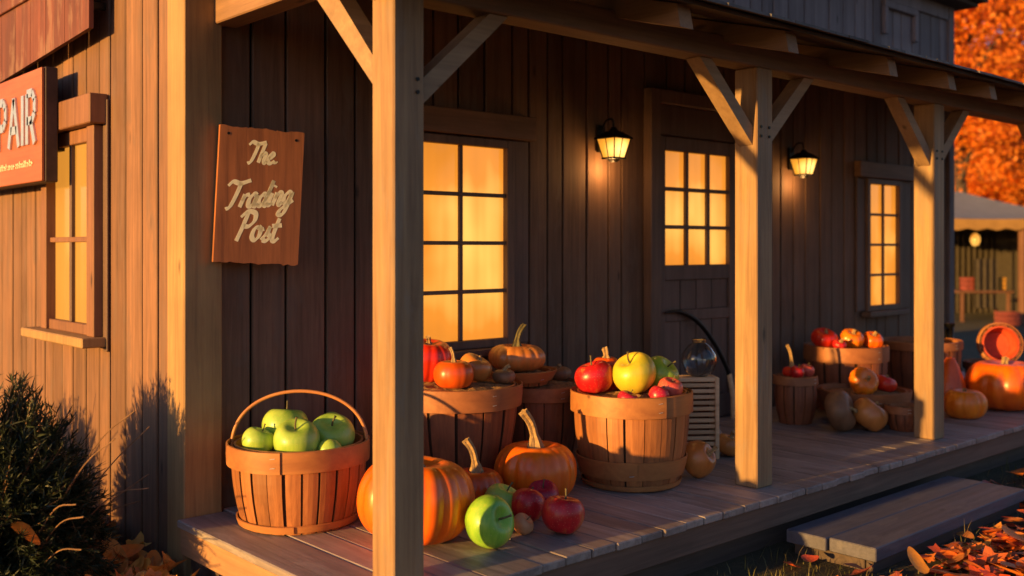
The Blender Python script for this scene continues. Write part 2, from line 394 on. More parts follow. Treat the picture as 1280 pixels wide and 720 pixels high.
b_.add([(1.8, 4.35, 3.93), (10.6, 4.35, 3.93), (10.6, 6.95, 4.9), (1.8, 6.95, 4.9), (1.8, 9.5, 3.93), (10.6, 9.5, 3.93),
        (1.8, 4.35, 4.0), (10.6, 4.35, 4.0), (10.6, 6.95, 4.98), (1.8, 6.95, 4.98), (1.8, 9.5, 4.0), (10.6, 9.5, 4.0)],
       [(0,3,2,1), (3,4,5,2), (6,7,8,9), (9,8,11,10), (0,1,7,6), (4,10,11,5), (0,6,9,3), (3,9,10,4), (1,2,8,7), (2,5,11,8)])
b_.build('main_roof', M['shingle'], bld)

def window(x0, x1, z0, z1, nx, nz, hx0, hx1, hz0, hz1, jw=.06, sill=True):
    """glowing window on the front wall"""
    fr = MB()
    for (p, q) in ((x0-jw, x0), (x1, x1+jw)): fr.box(p, q, WY-.055, WY-.0065, z0-.05, z1+.05)
    fr.box(x0, x1, WY-.055, WY-.0065, z1, z1+.05); fr.box(x0, x1, WY-.055, WY-.0065, z0-.05, z0)
    f = fr.build('window', M['frame'], bld)
    mu = MB()
    for i in range(1, nx):
        x = x0+(x1-x0)*i/nx; mu.box(x-.014, x+.014, WY-.036, WY-.016, z0, z1, .003)
    for k in range(1, nz):
        z = z0+(z1-z0)*k/nz; mu.box(x0, x1, WY-.040, WY-.0125, z-.012, z+.012, .003)
    mu.build('glazing_bars', M['frame'], f)
    for i in range(nx): pass
    p = MB(); p.box(x0-.01, x1+.01, WY-.0115, WY-.0075, z0-.01, z1+.01, 0); p.build('pane', M['pane'], f)
    h = MB(); h.box(hx0, hx1, WY-.075, WY-.007, hz0, hz1, .006); h.build('header', M['header'], f)
    if sill:
        s_ = MB(); s_.box(x0-jw-.05, x1+jw+.05, WY-.11, WY-.007, z0-.10, z0-.052, .006); s_.build('sill', M['frame'], f)
    return f
f = window(3.46, 4.17, .74, 1.91, 2, 4, 3.30, 4.40, 1.97, 2.12)
for (p, q) in ((4.235, 4.37), (3.27, 3.395)): MB().box(p, q, WY-.03, WY-.007, .70, 1.965).build('casing', M['doorm'], f)
f = window(8.62, 9.16, .765, 1.88, 2, 4, 8.40, 9.48, 1.935, 2.08, .05)
for (p, q) in ((9.215, 9.42), (8.42, 8.565)): MB().box(p, q, WY-.03, WY-.007, .72, 1.93).build('casing', M['doorm'], f)
# upper window just under the cornice
f = MB().box(8.9, 9.55, WY-.05, WY-.007, 3.55, 3.612).box(8.9, 8.96, WY-.05, WY-.007, 3.3, 3.549).box(9.49, 9.55, WY-.05, WY-.007, 3.3, 3.549).build('shutter_frame', M['upper'], bld)
# the side window
fr = MB()
for (p, q) in ((5.72, 5.83), (6.53, 6.62)): fr.box(WX-.07, WX-.0065, p, q, .80, 1.98)
fr.box(WX-.05, WX-.0065, 5.83, 6.53, 1.90, 1.98); fr.box(WX-.05, WX-.0065, 5.83, 6.53, .80, .86)
f = fr.build('window', M['framel'], bld)
MB().box(WX-.040, WX-.016, 6.165, 6.20, .86, 1.90, .003).build('glazing_bars', M['frame'], f)
MB().box(WX-.045, WX-.013, 5.83, 6.53, 1.33, 1.36, .003).build('glazing_bars', M['framel'], f)
MB().box(WX-.0115, WX-.0075, 5.82, 6.54, .85, 1.91, 0).build('pane', M['panel'], f)
MB().box(WX-.11, WX-.007, 5.67, 6.68, 1.985, 2.15, .006).build('header', M['framel'], f)
MB().box(WX-.15, WX-.007, 5.67, 6.75, .745, .80, .006).build('sill', M['corner'], f)
MB().box(WX-.02, WX-.007, 5.655, 5.715, .72, 2.12, .003).build('casing', M['frame'], f)

# the door
dr = MB()
dr.box(5.50, 5.61, WY-.085, WY-.007, 0, 2.43, .006); dr.box(6.58, 6.70, WY-.085, WY-.007, 0, 2.43, .006)
dr.box(5.61, 6.58, WY-.085, WY-.007, 2.33, 2.43, .006); dr.box(5.61, 6.58, WY-.04, WY-.007, 2.11, 2.33, .006)
d = dr.build('door_frame', M['frame'], bld)
dl = MB()
dl.box(5.615, 5.70, WY-.05, WY-.008, .01, 2.10); dl.box(6.47, 6.575, WY-.05, WY-.008, .01, 2.10)
dl.box(5.70, 6.47, WY-.05, WY-.008, 2.0, 2.10); dl.box(5.70, 6.47, WY-.05, WY-.008, 1.06, 1.17)
dl.box(5.70, 6.47, WY-.046, WY-.008, .76, .84); dl.box(5.70, 6.47, WY-.05, WY-.008, .01, .18)
for (p, q) in ((5.70, 5.89), (5.89, 6.08), (6.08, 6.27), (6.27, 6.47)):
    dl.box(p+.004, q-.004, WY-.030, WY-.008, .84, 1.06); dl.box(p+.004, q-.004, WY-.030, WY-.008, .18, .76)
dm = dl.build('door', M['doorm'], bld)
mu = MB()
for x in (5.957, 6.213): mu.box(x-.017, x+.017, WY-.044, WY-.018, 1.17, 2.0, .003)
for z in (1.447, 1.723): mu.box(5.70, 6.47, WY-.046, WY-.0125, z-.014, z+.014, .003)
mu.build('glazing_bars', M['frame'], dm)
MB().box(5.69, 6.48, WY-.0115, WY-.0075, 1.16, 2.01, 0).build('pane', M['pane'], dm)

# ---- deck
DY = 2.99
dk = MB(); x = 2.04; ws = [.26, .155, .14, .27, .14, .16]
while x < 10.6:
    w = ws.pop(0) if ws else random.uniform(.125, .175)
    dk.box(x+.003, min(x+w, 10.62)-.003, DY+random.uniform(-.007, .007), 4.655 if x < 2.28 else 4.708, -.037-random.uniform(0, .001), random.uniform(-.003, .001), .005)
    x += w
dk.build('deck', M['deck'], bld)
MB().box(2.07, 10.6, 3.02, 3.06, -.17, -.04, .005).build('deck_fascia', M['fascia'], bld)
MB().box(2.062, 2.10, 3.065, 4.66, -.17, -.04, .005).build('deck_fascia', M['fasciay'], bld)
sk = MB()
sk.box(2.14, 10.58, 3.10, 3.13, G0-.02, -.178, .004)
sk.build('deck_skirt', M['skirt'], bld)
MB().box(2.115, 2.135, 3.13, 4.66, G0-.02, -.178, .004).build('deck_skirt', M['fascia'], bld)

# ---- porch frame
PY = 3.15; PW = .146; BZ = 2.27
px = [2.235, 4.61, 6.665, 8.78, 10.3]
for i, x in enumerate(px):
    p = MB().box(x, x+PW, PY, PY+PW, 0.001, BZ, .006).build('porch_post', M['post'], bld)
    yc = PY+PW/2; L = .40
    for sgn, xe in ((-1, x), (1, x+PW)):
        if (i == 0 and sgn < 0) or (i == 4 and sgn > 0): continue
        z_lo = BZ-L-.02
        A_ = Vector((xe-sgn*.03, yc, z_lo)); B_ = Vector((xe+sgn*L, yc, BZ+.03))
        bw = .075; dd = (B_-A_).normalized(); nn = Vector((-dd.z*1, 0, dd.x))
        # a brace cut flush to the post side and the beam underside
        k_ = bw*1.35; y0, y1 = yc-.045, yc+.045
        prof = [(xe+sgn*.001, z_lo), (xe+sgn*.001, z_lo+k_), (xe+sgn*(L-k_+.06), BZ-.001), (xe+sgn*(L+.06), BZ-.001)]
        vs = [(q[0], y0, q[1]) for q in prof]+[(q[0], y1, q[1]) for q in prof]
        MB().add(vs, [(0,1,2,3), (7,6,5,4), (0,4,5,1), (1,5,6,2), (2,6,7,3), (3,7,4,0)]).build('brace', M['brace'], p)
        for bz in (z_lo+.05, z_lo+.10):
            xb = xe-sgn*.035; MB().tube([(xb, PY-.0005, bz), (xb, PY-.006, bz)], .008, 8).build('bolt', M['iron'], p)
    if i == 0:
        ye = PY+PW; z_lo = BZ-.36; k_ = .11; x0, x1 = x+.028, x+.118
        prof = [(ye+.001, z_lo), (ye+.001, z_lo+k_), (ye+.46-k_, 2.399), (ye+.50, 2.399)]
        vs = [(x0, q[0], q[1]) for q in prof]+[(x1, q[0], q[1]) for q in prof]
        MB().add(vs, [(0,1,2,3), (7,6,5,4), (0,4,5,1), (1,5,6,2), (2,6,7,3), (3,7,4,0)]).build('brace', M['brace'], p)
MB().box(2.12, 10.5, PY+.003, PY+PW-.003, BZ+.001, 2.395, .006).build('porch_beam', M['beamx'], bld)
MB().box(2.24, 2.37, 3.05, 4.70, 2.397, 2.52, .006).build('tie_beam', M['beamy'], bld)
SL = .27
def rz_(y): return 2.36+(y-3.15)*SL      # underside of the rafters
for x in (2.02, 2.70, 3.53, 4.36, 5.38, 6.11, 6.70, 7.42, 8.12, 8.83, 9.55, 10.30):
    y0 = 2.77+random.uniform(-.01, .01)
    vs = []
    for xx in (x-.045, x+.045):
        vs += [(xx, y0, rz_(y0)), (xx, 4.70, rz_(4.70)), (xx, 4.70, rz_(4.70)+.105), (xx, y0+.02, rz_(y0)+.105)]
    MB().add(vs, [(0,1,2,3), (7,6,5,4), (0,4,5,1), (1,5,6,2), (2,6,7,3), (3,7,4,0)]).build('rafter', M['beamy'], bld)
rt = lambda y: rz_(y)+.107
cb = MB()
for (a0, a1) in boards(2.72, 4.69, .16, .2):
    cb.add([(xx, yy, rt(yy)+dz) for xx in (1.96, 10.5) for (yy, dz) in ((a0+.003, 0), (a1-.003, 0), (a1-.003, .018), (a0+.003, .018))],
           [(0,1,2,3), (7,6,5,4), (0,4,5,1), (1,5,6,2), (2,6,7,3), (3,7,4,0)])
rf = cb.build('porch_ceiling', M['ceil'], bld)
sh = MB(); nco = 11
for c in range(nco):
    y0 = 2.67+c*.185; x = 1.93-random.uniform(0, .1)
    while x < 10.5:
        w = random.uniform(.09, .24); yy = y0+random.uniform(-.012, .02)
        y1 = min(y0+.30, 4.70); z0 = rt(yy)+.022+.016; z1 = rt(y1)+.022+.002
        th = .013
        lift = random.uniform(0, .003)
        x1 = min(x+w-.006, 10.53)
        vs = [(xx, *q) for xx in (x, x1) for q in ((yy, z0-th+lift), (y1, z1-.004), (y1, z1+.006), (yy, z0+lift))]
        sh.add(vs, [(0,1,2,3), (7,6,5,4), (0,4,5,1), (1,5,6,2), (2,6,7,3), (3,7,4,0)]); x += w
sh.build('porch_roof', M['shingle'], bld)
# red board awning on the side wall
aw = MB()
for (a0, a1) in boards(5.60, 8.9, .28, .42):
    zz = lambda y: 2.49-(y-5.6)*.060
    vs = [(xx, yy, z) for xx in (1.965, 1.99) for (yy, z) in ((a0+.003, zz(a0)), (a1-.003, zz(a1)), (a1-.003, 2.95), (a0+.003, 2.95))]
    aw.add(vs, [(0,1,2,3), (7,6,5,4), (0,4,5,1), (1,5,6,2), (2,6,7,3), (3,7,4,0)])
awo = aw.build('awning_board', M['awn'], bld)
MB().bar((1.955, 5.595, 2.86), (1.955, 8.9, 2.86), .02, .07).build('awning_rail', M['awn'], bld)
MB().add([(1.93, 5.58, 2.955), (1.93, 8.9, 2.955), (2.09, 8.9, 3.05), (2.09, 5.58, 3.05), (1.93, 5.58, 2.985), (1.93, 8.9, 2.985), (2.09, 8.9, 3.08), (2.09, 5.58, 3.08)],
         [(0,1,2,3), (7,6,5,4), (0,4,5,1), (1,5,6,2), (2,6,7,3), (3,7,4,0)]).build('awning_roof', M['shingle'], bld)
for yy in (5.70, 8.6): MB().box(1.992, 2.09, yy, yy+.03, 2.62, 2.66, .003).build('awning_bracket', M['iron'], bld)

# ------------------------------------------------------------------ step in front of the porch
st = empty('porch_step', (5.52, 2.7, G0), 'low grey-blue two-plank step in front of the porch deck', 'step')
def sbox(name, m_, *b, par=st, ch=.005):
    o = par.location
    return MB().box(b[0]-o.x, b[1]-o.x, b[2]-o.y, b[3]-o.y, b[4]-o.z, b[5]-o.z, ch).build(name, m_, par)
sbox('tread', M['step'], 4.60, 6.45, 2.735, 2.965, -.240, -.172); sbox('tread', M['step'], 4.62, 6.43, 2.475, 2.729, -.240, -.170)
sbox('riser', M['skirt'], 4.64, 6.41, 2.50, 2.54, G0-.01, -.242)
sbox('side_board', M['skirt'], 4.64, 4.69, 2.545, 2.94, G0-.01, -.242); sbox('side_board', M['skirt'], 6.36, 6.41, 2.545, 2.94, G0-.01, -.242)

# ------------------------------------------------------------------ lanterns
def lantern(x, label):
    z = 1.96; y = 4.56
    t = empty('wall_lantern', (x, WY-.01, z), label, 'lamp', 'lanterns on the porch wall')
    Y = y-(WY-.01)
    MB().box(-.045, .045, -.02, .0, -.02, .20, .004).build('wall_plate', M['iron'], t)
    MB().tube(spline([(0, -.01, .14), (0, Y*.45, .23), (0, Y*.9, .235), (0, Y, .18)]), .009, 8).build('bracket', M['iron'], t, True)
    cap = MB()
    def fr(w0, z0, w1, z1):
        vs = [(-w0, Y-w0, z0), (w0, Y-w0, z0), (w0, Y+w0, z0), (-w0, Y+w0, z0), (-w1, Y-w1, z1), (w1, Y-w1, z1), (w1, Y+w1, z1), (-w1, Y+w1, z1)]
        return vs, [(0,3,2,1), (4,5,6,7), (0,1,5,4), (1,2,6,5), (2,3,7,6), (3,0,4,7)]
    cap.add(*fr(.112, .077, .105, .09)); cap.add(*fr(.105, .091, .045, .14)); cap.add(*fr(.03, .141, .012, .175))
    cap.build('cap', M['iron'], t)
    g = MB().add(*fr(.060, -.068, .092, .076)).build('glass', M['lampg'], t)
    fm = MB()
    for sx in (-1, 1):
        for sy in (-1, 1): fm.bar((sx*.062, Y+sy*.062, -.07), (sx*.095, Y+sy*.095, .077), .009, .009, ch=.002)
    for (dx, dy) in ((0, -1), (-1, 0), (1, 0)): fm.bar((dx*.063, Y+dy*.063, -.07), (dx*.096, Y+dy*.096, .077), .007, .007, up=(0, 0, 1), ch=.002)
    t.scale = (.84, .84, .84)
    fm.add(*fr(.068, -.082, .068, -.069)); fm.add(*fr(.02, -.105, .04, -.083))
    fm.build('cage', M['iron'], t)
    bl = bpy.data.lights.new('bulb', 'POINT'); bl.energy = 2.2; bl.color = (1, .48, .14); bl.shadow_soft_size = .03
    bo = bpy.data.objects.new('bulb', bl); C.objects.link(bo); bo.parent = t; bo.location = (0, Y+.02, -.16)
lantern(5.05, 'lit wall lantern left of the door')
lantern(7.37, 'lit wall lantern between the door and the narrow far window')

# ------------------------------------------------------------------ lettering
def ribbon(mb, pts, w, dep, place, nib=45, k=7, contrast=.55):
    P = spline([(p[0], p[1], 0) for p in pts], k) if len(pts) > 2 else [Vector((*p, 0)) for p in pts]
    L = []
    nb = math.radians(nib)
    for i, p in enumerate(P):
        d_ = (P[min(i+1, len(P)-1)]-P[max(i-1, 0)]).normalized(); ang = math.atan2(d_.y, d_.x)
        ww = w*(1-contrast+contrast*abs(math.sin(ang-nb)))
        nrm = Vector((-d_.y, d_.x, 0))*ww/2; L.append((p+nrm, p-nrm))
    vs = []; fs = []
    for (a_, c_) in L:
        for q in (a_, c_):
            vs.append(place(q.x, q.y, 0)); vs.append(place(q.x, q.y, dep))
    for i in range(len(L)-1):
        o = i*4; fs += [(o, o+4, o+6, o+2), (o+1, o+3, o+7, o+5), (o, o+1, o+5, o+4), (o+2, o+6, o+7, o+3)]
    fs += [(0, 2, 3, 1), (len(vs)-4, len(vs)-3, len(vs)-1, len(vs)-2)]
    mb.add(vs, fs)
# brush script glyphs: strokes in a unit x-height system (x-height 1, ascender 2, descender -1), advance
GL = {
 'T': ([[(-.2, 1.75), (.1, 2.05), (.7, 1.9), (1.45, 2.1)], [(.75, 1.95), (.62, 1.0), (.4, .1), (.1, -.1)]], 1.15),
 'h': ([[(.25, 2.0), (.12, 1.0), (0, 0)], [(.05, .5), (.3, .95), (.55, .85), (.5, .3), (.65, 0), (.85, .2)]], .85),
 'e': ([[(.1, .5), (.4, .6), (.5, .85), (.3, 1.0), (.08, .6), (.12, .15), (.4, 0), (.75, .25)]], .75),
 '.': ([[(.1, .0), (.2, .12)], [(.2, .0), (.1, .12)]], .4),
 'r': ([[(.15, 1.0), (.08, .5), (0, 0)], [(.06, .5), (.25, .9), (.55, .95)]], .55),
 'a': ([[(.55, .85), (.3, 1.0), (.05, .6), (.1, .1), (.35, .05), (.55, .5), (.6, .9), (.5, .2), (.65, 0), (.85, .2)]], .8),
 'd': ([[(.5, .8), (.25, .95), (.03, .55), (.1, .08), (.35, .1), (.6, .9), (.75, 2.0)], [(.75, 2.0), (.6, .9), (.5, .2), (.65, 0), (.82, .2)]], .8),
 'i': ([[(.12, 1.0), (.05, .4), (.1, .03), (.35, .2)], [(.2, 1.45), (.24, 1.6)]], .38),
 'n': ([[(.12, 1.0), (.07, .5), (0, 0)], [(.06, .55), (.3, 1.0), (.52, .85), (.45, .25), (.58, 0), (.78, .2)]], .75),
 'g': ([[(.55, .85), (.3, 1.0), (.05, .65), (.12, .2), (.38, .2), (.58, .9), (.5, 0), (.3, -.75), (-.05, -.75), (.0, -.4), (.4, -.05), (.85, .3)]], .8),
 'P': ([[(.35, 1.95), (.22, 1.0), (.02, -.15)], [(-.1, 1.6), (.3, 2.05), (.85, 1.95), (.95, 1.45), (.65, 1.0), (.25, .95)]], 1.0),
 'o': ([[(.4, 1.0), (.1, .8), (.05, .25), (.3, 0), (.55, .3), (.55, .8), (.35, 1.0), (.6, .8), (.8, .85)]], .75),
 's': ([[(.0, .05), (.3, .5), (.45, 1.05), (.4, .6), (.6, .25), (.4, 0), (.1, .05)]], .68),
 't': ([[(.3, 1.7), (.18, .8), (.15, .15), (.35, 0), (.6, .25)], [(-.1, 1.1), (.6, 1.2)]], .55),
}
def write(mb, text, x, y, s, w, dep, place, slant=.22, rise=0):
    for ch in text:
        st_, adv = GL[ch]
        for k in st_: ribbon(mb, [(x+(p[0]+p[1]*slant)*s, y+p[1]*s+(x+p[0]*s)*rise) for p in k], w, dep, place)
        x += adv*s
# the plank sign: local x across, y up, front towards the deck (-Y)
sg = empty('hanging_sign', (2.432, 4.60, 1.22), 'reddish wooden plank sign with cream script lettering on the porch wall', 'sign', rz=R(-12))
til = R(3.0)
def pl(x, y, dpt):
    xx = x*math.cos(til)+y*math.sin(til); zz = -x*math.sin(til)+y*math.cos(til)
    return (xx-.01, -dpt, zz)
bw, bh = .212, .67
bd = MB(); cols = [(-bw, -.08), (-.08, .07), (.07, bw)]
for ci, (a0, a1) in enumerate(cols):
    nseg = 8; vs = []; fs = []
    for dep in (0, .028):
        top = [(a0+(a1-a0)*i/nseg, bh+random.uniform(-.007, .005)) for i in range(nseg+1)]
        bot = [(a0+(a1-a0)*i/nseg, random.uniform(-.007, .005)) for i in range(nseg+1)]
        if dep == 0: keep = (top, bot)
        top, bot = keep
        vs += [pl(p[0], p[1], dep) for p in bot]+[pl(p[0], p[1], dep) for p in top]
    n1 = nseg+1
    for i in range(nseg):
        fs += [(i, i+1, n1+i+1, n1+i), (2*n1+i, 3*n1+i, 3*n1+i+1, 2*n1+i+1), (i, 2*n1+i, 2*n1+i+1, i+1), (n1+i, n1+i+1, 3*n1+i+1, 3*n1+i)]
    fs += [(0, n1, 3*n1, 2*n1), (nseg, 2*n1+nseg, 3*n1+nseg, n1+nseg)]
    bd.add(vs, fs)
bd.build('sign_board', M['signw'], sg)
lt = MB(); pz = lambda x, y, d: pl(x, y, .0281+d)
write(lt, 'The.', -.075, .50, .050, .025, .0006, pz, .22, .05)
write(lt, 'Trading', -.172, .285, .064, .028, .0006, pz, .24, .13)
write(lt, 'Post', -.105, .115, .068, .028, .0006, pz, .22, .0)
lt.build('lettering', M['cream'], sg)
for nx in (-.17, .17): MB().tube([pl(nx, .63, .0285), pl(nx, .63, .0295)], .007, 10).build('nail_head', M['iron'], sg)

# the big sign on the side wall (front faces -X, reading direction runs towards -Y)
s2 = empty('wall_sign', (2.0, 7.15, 1.68), 'orange board sign with pale raised letters on the sunlit side wall', 'sign')
MB().box(-.085, -.012, -.98, .98, 0, .67, .006).build('sign_backing', M['signedge'], s2)
MB().box(-.105, -.086, -.975, .975, .005, .665, .004).build('sign_board', M['signo'], s2)
for ny in (-.8, .7): MB().box(-.012, .085, ny, ny+.1, .2, .3, 0).build('sign_spacer', M['iron'], s2)
p2 = lambda x, y, d: (-.106-d, -x, y)        # x grows towards the corner
def block(mb, strokes, x, y, w, h, sw):
    for k in strokes:
        ribbon(mb, [(x+q[0]*w, y+q[1]*h) for q in k], sw, .012, p2, contrast=0, k=1)
l2 = MB()
Pg = [[(0, 0), (0, 1)], [(0, 1), (.7, 1)], [(.7, 1), (1, .85)], [(1, .87), (1, .6)], [(1, .6), (.7, .46)], [(.7, .46), (0, .46)]]
Rg = Pg+[[(.5, .46), (1, 0)]]
Ag = [[(0, 0), (.5, 1)], [(.5, 1), (1, 0)], [(.2, .35), (.8, .35)]]
Ig = [[(0, 0), (0, 1)]]
x0 = .16
block(l2, Pg, x0, .23, .16, .30, .052)
block(l2, Ag, x0+.23, .23, .20, .30, .050)
block(l2, Ig, x0+.505, .23, .1, .30, .050)
block(l2, Rg, x0+.59, .23, .14, .30, .050)
block(l2, Rg, x0-.24, .23, .16, .30, .052); block(l2, Ag, x0-.49, .23, .2, .30, .052)
l2.build('lettering', M['steel'], s2)
l3 = MB(); x = -.35
while x < .82:
    w = random.uniform(.018, .04); h = random.choice((.028, .04, .03))
    ribbon(l3, [(x, .10), (x+.006, .10+h)], .012, .004, p2, contrast=0, k=1)
    ribbon(l3, [(x, .10+h*.5), (x+w*.7, .10+h*.5+.004)], .009, .004, p2, contrast=0, k=1)
    x += w+(.02 if random.random() < .15 else .004)
l3.build('small_lettering', M['cream'], s2)

# ------------------------------------------------------------------ fruit
def rot_shift(obs, rot, floor=True):
    """turn meshes in place and bring the lowest point to z = 0"""
    mt = rot.to_matrix().to_4x4() if hasattr(rot, 'to_matrix') else rot
    for o in obs: o.data.transform(mt)
    zmin = min(v.co.z for v in obs[0].data.vertices)
    for o in obs: o.data.transform(Matrix.Translation((0, 0, -zmin)))
from mathutils import Euler
def lathe_mesh(fn, seg, rings):
    vs = []; fs = []
    for i in range(1, rings):
        t = math.pi*i/rings
        for k in range(seg): vs.append(fn(t, 2*math.pi*k/seg))
    top = len(vs); a_ = fn(0.001, 0); vs.append((0, 0, a_[2])); bot = len(vs); a_ = fn(math.pi-.001, 0); vs.append((0, 0, a_[2]))
    for i in range(rings-2):
        for k in range(seg):
            fs.append((i*seg+k, (i+1)*seg+k, (i+1)*seg+(k+1) % seg, i*seg+(k+1) % seg))
    for k in range(seg):
        fs.append((top, k, (k+1) % seg)); fs.append((bot, (rings-2)*seg+(k+1) % seg, (rings-2)*seg+k))
    m_ = MB(); m_.add(vs, fs); return m_
def pumpkin(loc, r, h, m_, label, name='pumpkin', cat='pumpkin', ribs=14, depth=.08, stem=(.12, .05), smat='stem', rot=(0, 0, 0), group=None, taper=0, sq=.82, srad=None):
    t = empty(name, loc, label, cat, group)
    ph = [random.uniform(-.12, .12) for _ in range(ribs)]; dp = [random.uniform(.7, 1.3) for _ in range(ribs)]
    ga = [2*math.pi*(i+ph[i])/ribs for i in range(ribs)]
    lump = [random.uniform(-.03, .03) for _ in range(4)]; lp = [random.uniform(0, 6) for _ in range(4)]
    def fn(u, v):
        s_, c_ = math.sin(u), math.cos(u)
        g = 0
        for i in range(ribs):
            dd = (v-ga[i]+math.pi) % (2*math.pi)-math.pi
            g += dp[i]*math.exp(-(abs(dd)*ribs/2.4)**1.25*1.6)
        rho = r*(abs(s_)**sq)*(1-depth*g*abs(s_)**.4)
        rho *= 1+sum(lump[j]*math.sin((j+1)*v+lp[j]) for j in range(4))
        rho *= 1-taper*c_
        z = h/2*(math.copysign(abs(c_)**.9, c_))
        if c_ > 0: z -= h*.16*math.exp(-(s_/.36)**2)
        else: z += h*.10*math.exp(-(s_/.4)**2)
        z += taper*h*.3*max(0, c_)**2
        return (rho*math.cos(v), rho*math.sin(v), z)
    b_ = lathe_mesh(fn, max(96, ribs*8), 36).build('body', M[m_], t, True); obs = [b_]
    zt = h/2-h*.16+taper*h*.3
    if stem:
        sh_, bend = stem[:2]; a_ = random.uniform(0, 6) if len(stem) < 3 else stem[2]
        dx, dy = math.cos(a_)*bend, math.sin(a_)*bend
        sr = srad or max(.012, r*.085)
        P = spline([(0, 0, zt-.01), (dx*.1, dy*.1, zt+sh_*.3), (dx*.45, dy*.45, zt+sh_*.7), (dx*1.1, dy*1.1, zt+sh_)], 5)
        rr = [sr*(1.9-1.15*min(1, i/6)+ .25*(i/len(P))**3) for i in range(len(P))]
        obs.append(MB().tube(P, rr, 20, .24).build('stem', M[smat], t, True))
    rot_shift(obs, Euler(rot)); return t
def apple(loc, r, m_, label, name='apple', cat='apple', rot=(0, 0, 0), group=None, leaf=False, split=0):
    t = empty(name, loc, label, cat, group); ph = random.uniform(0, 6); sq = random.uniform(.86, .95)
    def fn(u, v):
        s_, c_ = math.sin(u), math.cos(u)
        rho = r*(s_**.92)*(1+.07*c_)*(1+.02*math.sin(2*v+ph))*(1+.03*max(0, -c_)*math.cos(5*v))
        if split: rho *= 1-split*math.exp(-((((v+math.pi) % (2*math.pi))-math.pi)/.2)**2)*s_
        z = r*sq*c_*(1+.03*math.sin(v+ph))
        if c_ > 0: z -= r*.33*math.exp(-(s_/.36)**2)
        else: z += r*.2*math.exp(-(s_/.3)**2)
        return (rho*math.cos(v), rho*math.sin(v), z)
    obs = [lathe_mesh(fn, 56, 34).build('body', M[m_], t, True)]
    zt = r*(sq-.35)
    P = spline([(0, 0, zt), (r*.03, 0, zt+r*.3), (r*.14, r*.03, zt+r*.56)], 4)
    obs.append(MB().tube(P, [r*.045]*4+[r*.04]*(len(P)-5)+[r*.06], 8).build('stem', M['stemd'], t, True))
    rot_shift(obs, Euler(rot)); return t

AP = 'green apples and red apples on the deck'
pumpkin((2.70, 3.63, 0), .262, .40, 'orange', 'large orange pumpkin behind the nearest porch post, its left side yellow', ribs=15, depth=.07, stem=(.06, .03), rot=(.05, .05, .4))
pumpkin((3.24, 3.86, 0), .142, .225, 'oranged', 'small dull orange pumpkin with a tall pale hooked stem, behind the green apples', ribs=14, stem=(.17, .05, 2.6), rot=(0, 0, 0), depth=.06, srad=.020)
pumpkin((3.60, 3.81, 0), .215, .33, 'orange', 'medium orange pumpkin with a long curved stem, beside the brown deck basket', ribs=15, depth=.06, stem=(.20, .07, 2.9), srad=.024)
apple((2.86, 3.32, 0), .112, 'green', 'big green apple at the front, its dimple turned to the camera', rot=(R(70), 0, R(5)), group=AP)
apple((3.20, 3.62, 0), .092, 'greenp', 'smaller green apple behind the big green apple on the deck', rot=(.3, .3, 0), group=AP)
apple((3.24, 3.25, 0), .100, 'redap', 'big dark red apple nearest the deck edge', rot=(.2, .1, 1), group=AP)
apple((3.255, 3.50, 0), .086, 'redap', 'mid-sized red apple between the big red apple and the green ones', rot=(-.3, .6, 0), group=AP)
apple((3.47, 3.62, 0), .080, 'crimson', 'crimson apple at the back of the deck apples', rot=(.3, -.3, 0), group=AP)
apple((3.105, 3.37, 0), .050, 'peach', 'tiny peach-coloured fruit wedged between the apples', 'peach', 'fruit', rot=(.6, .4, 0))

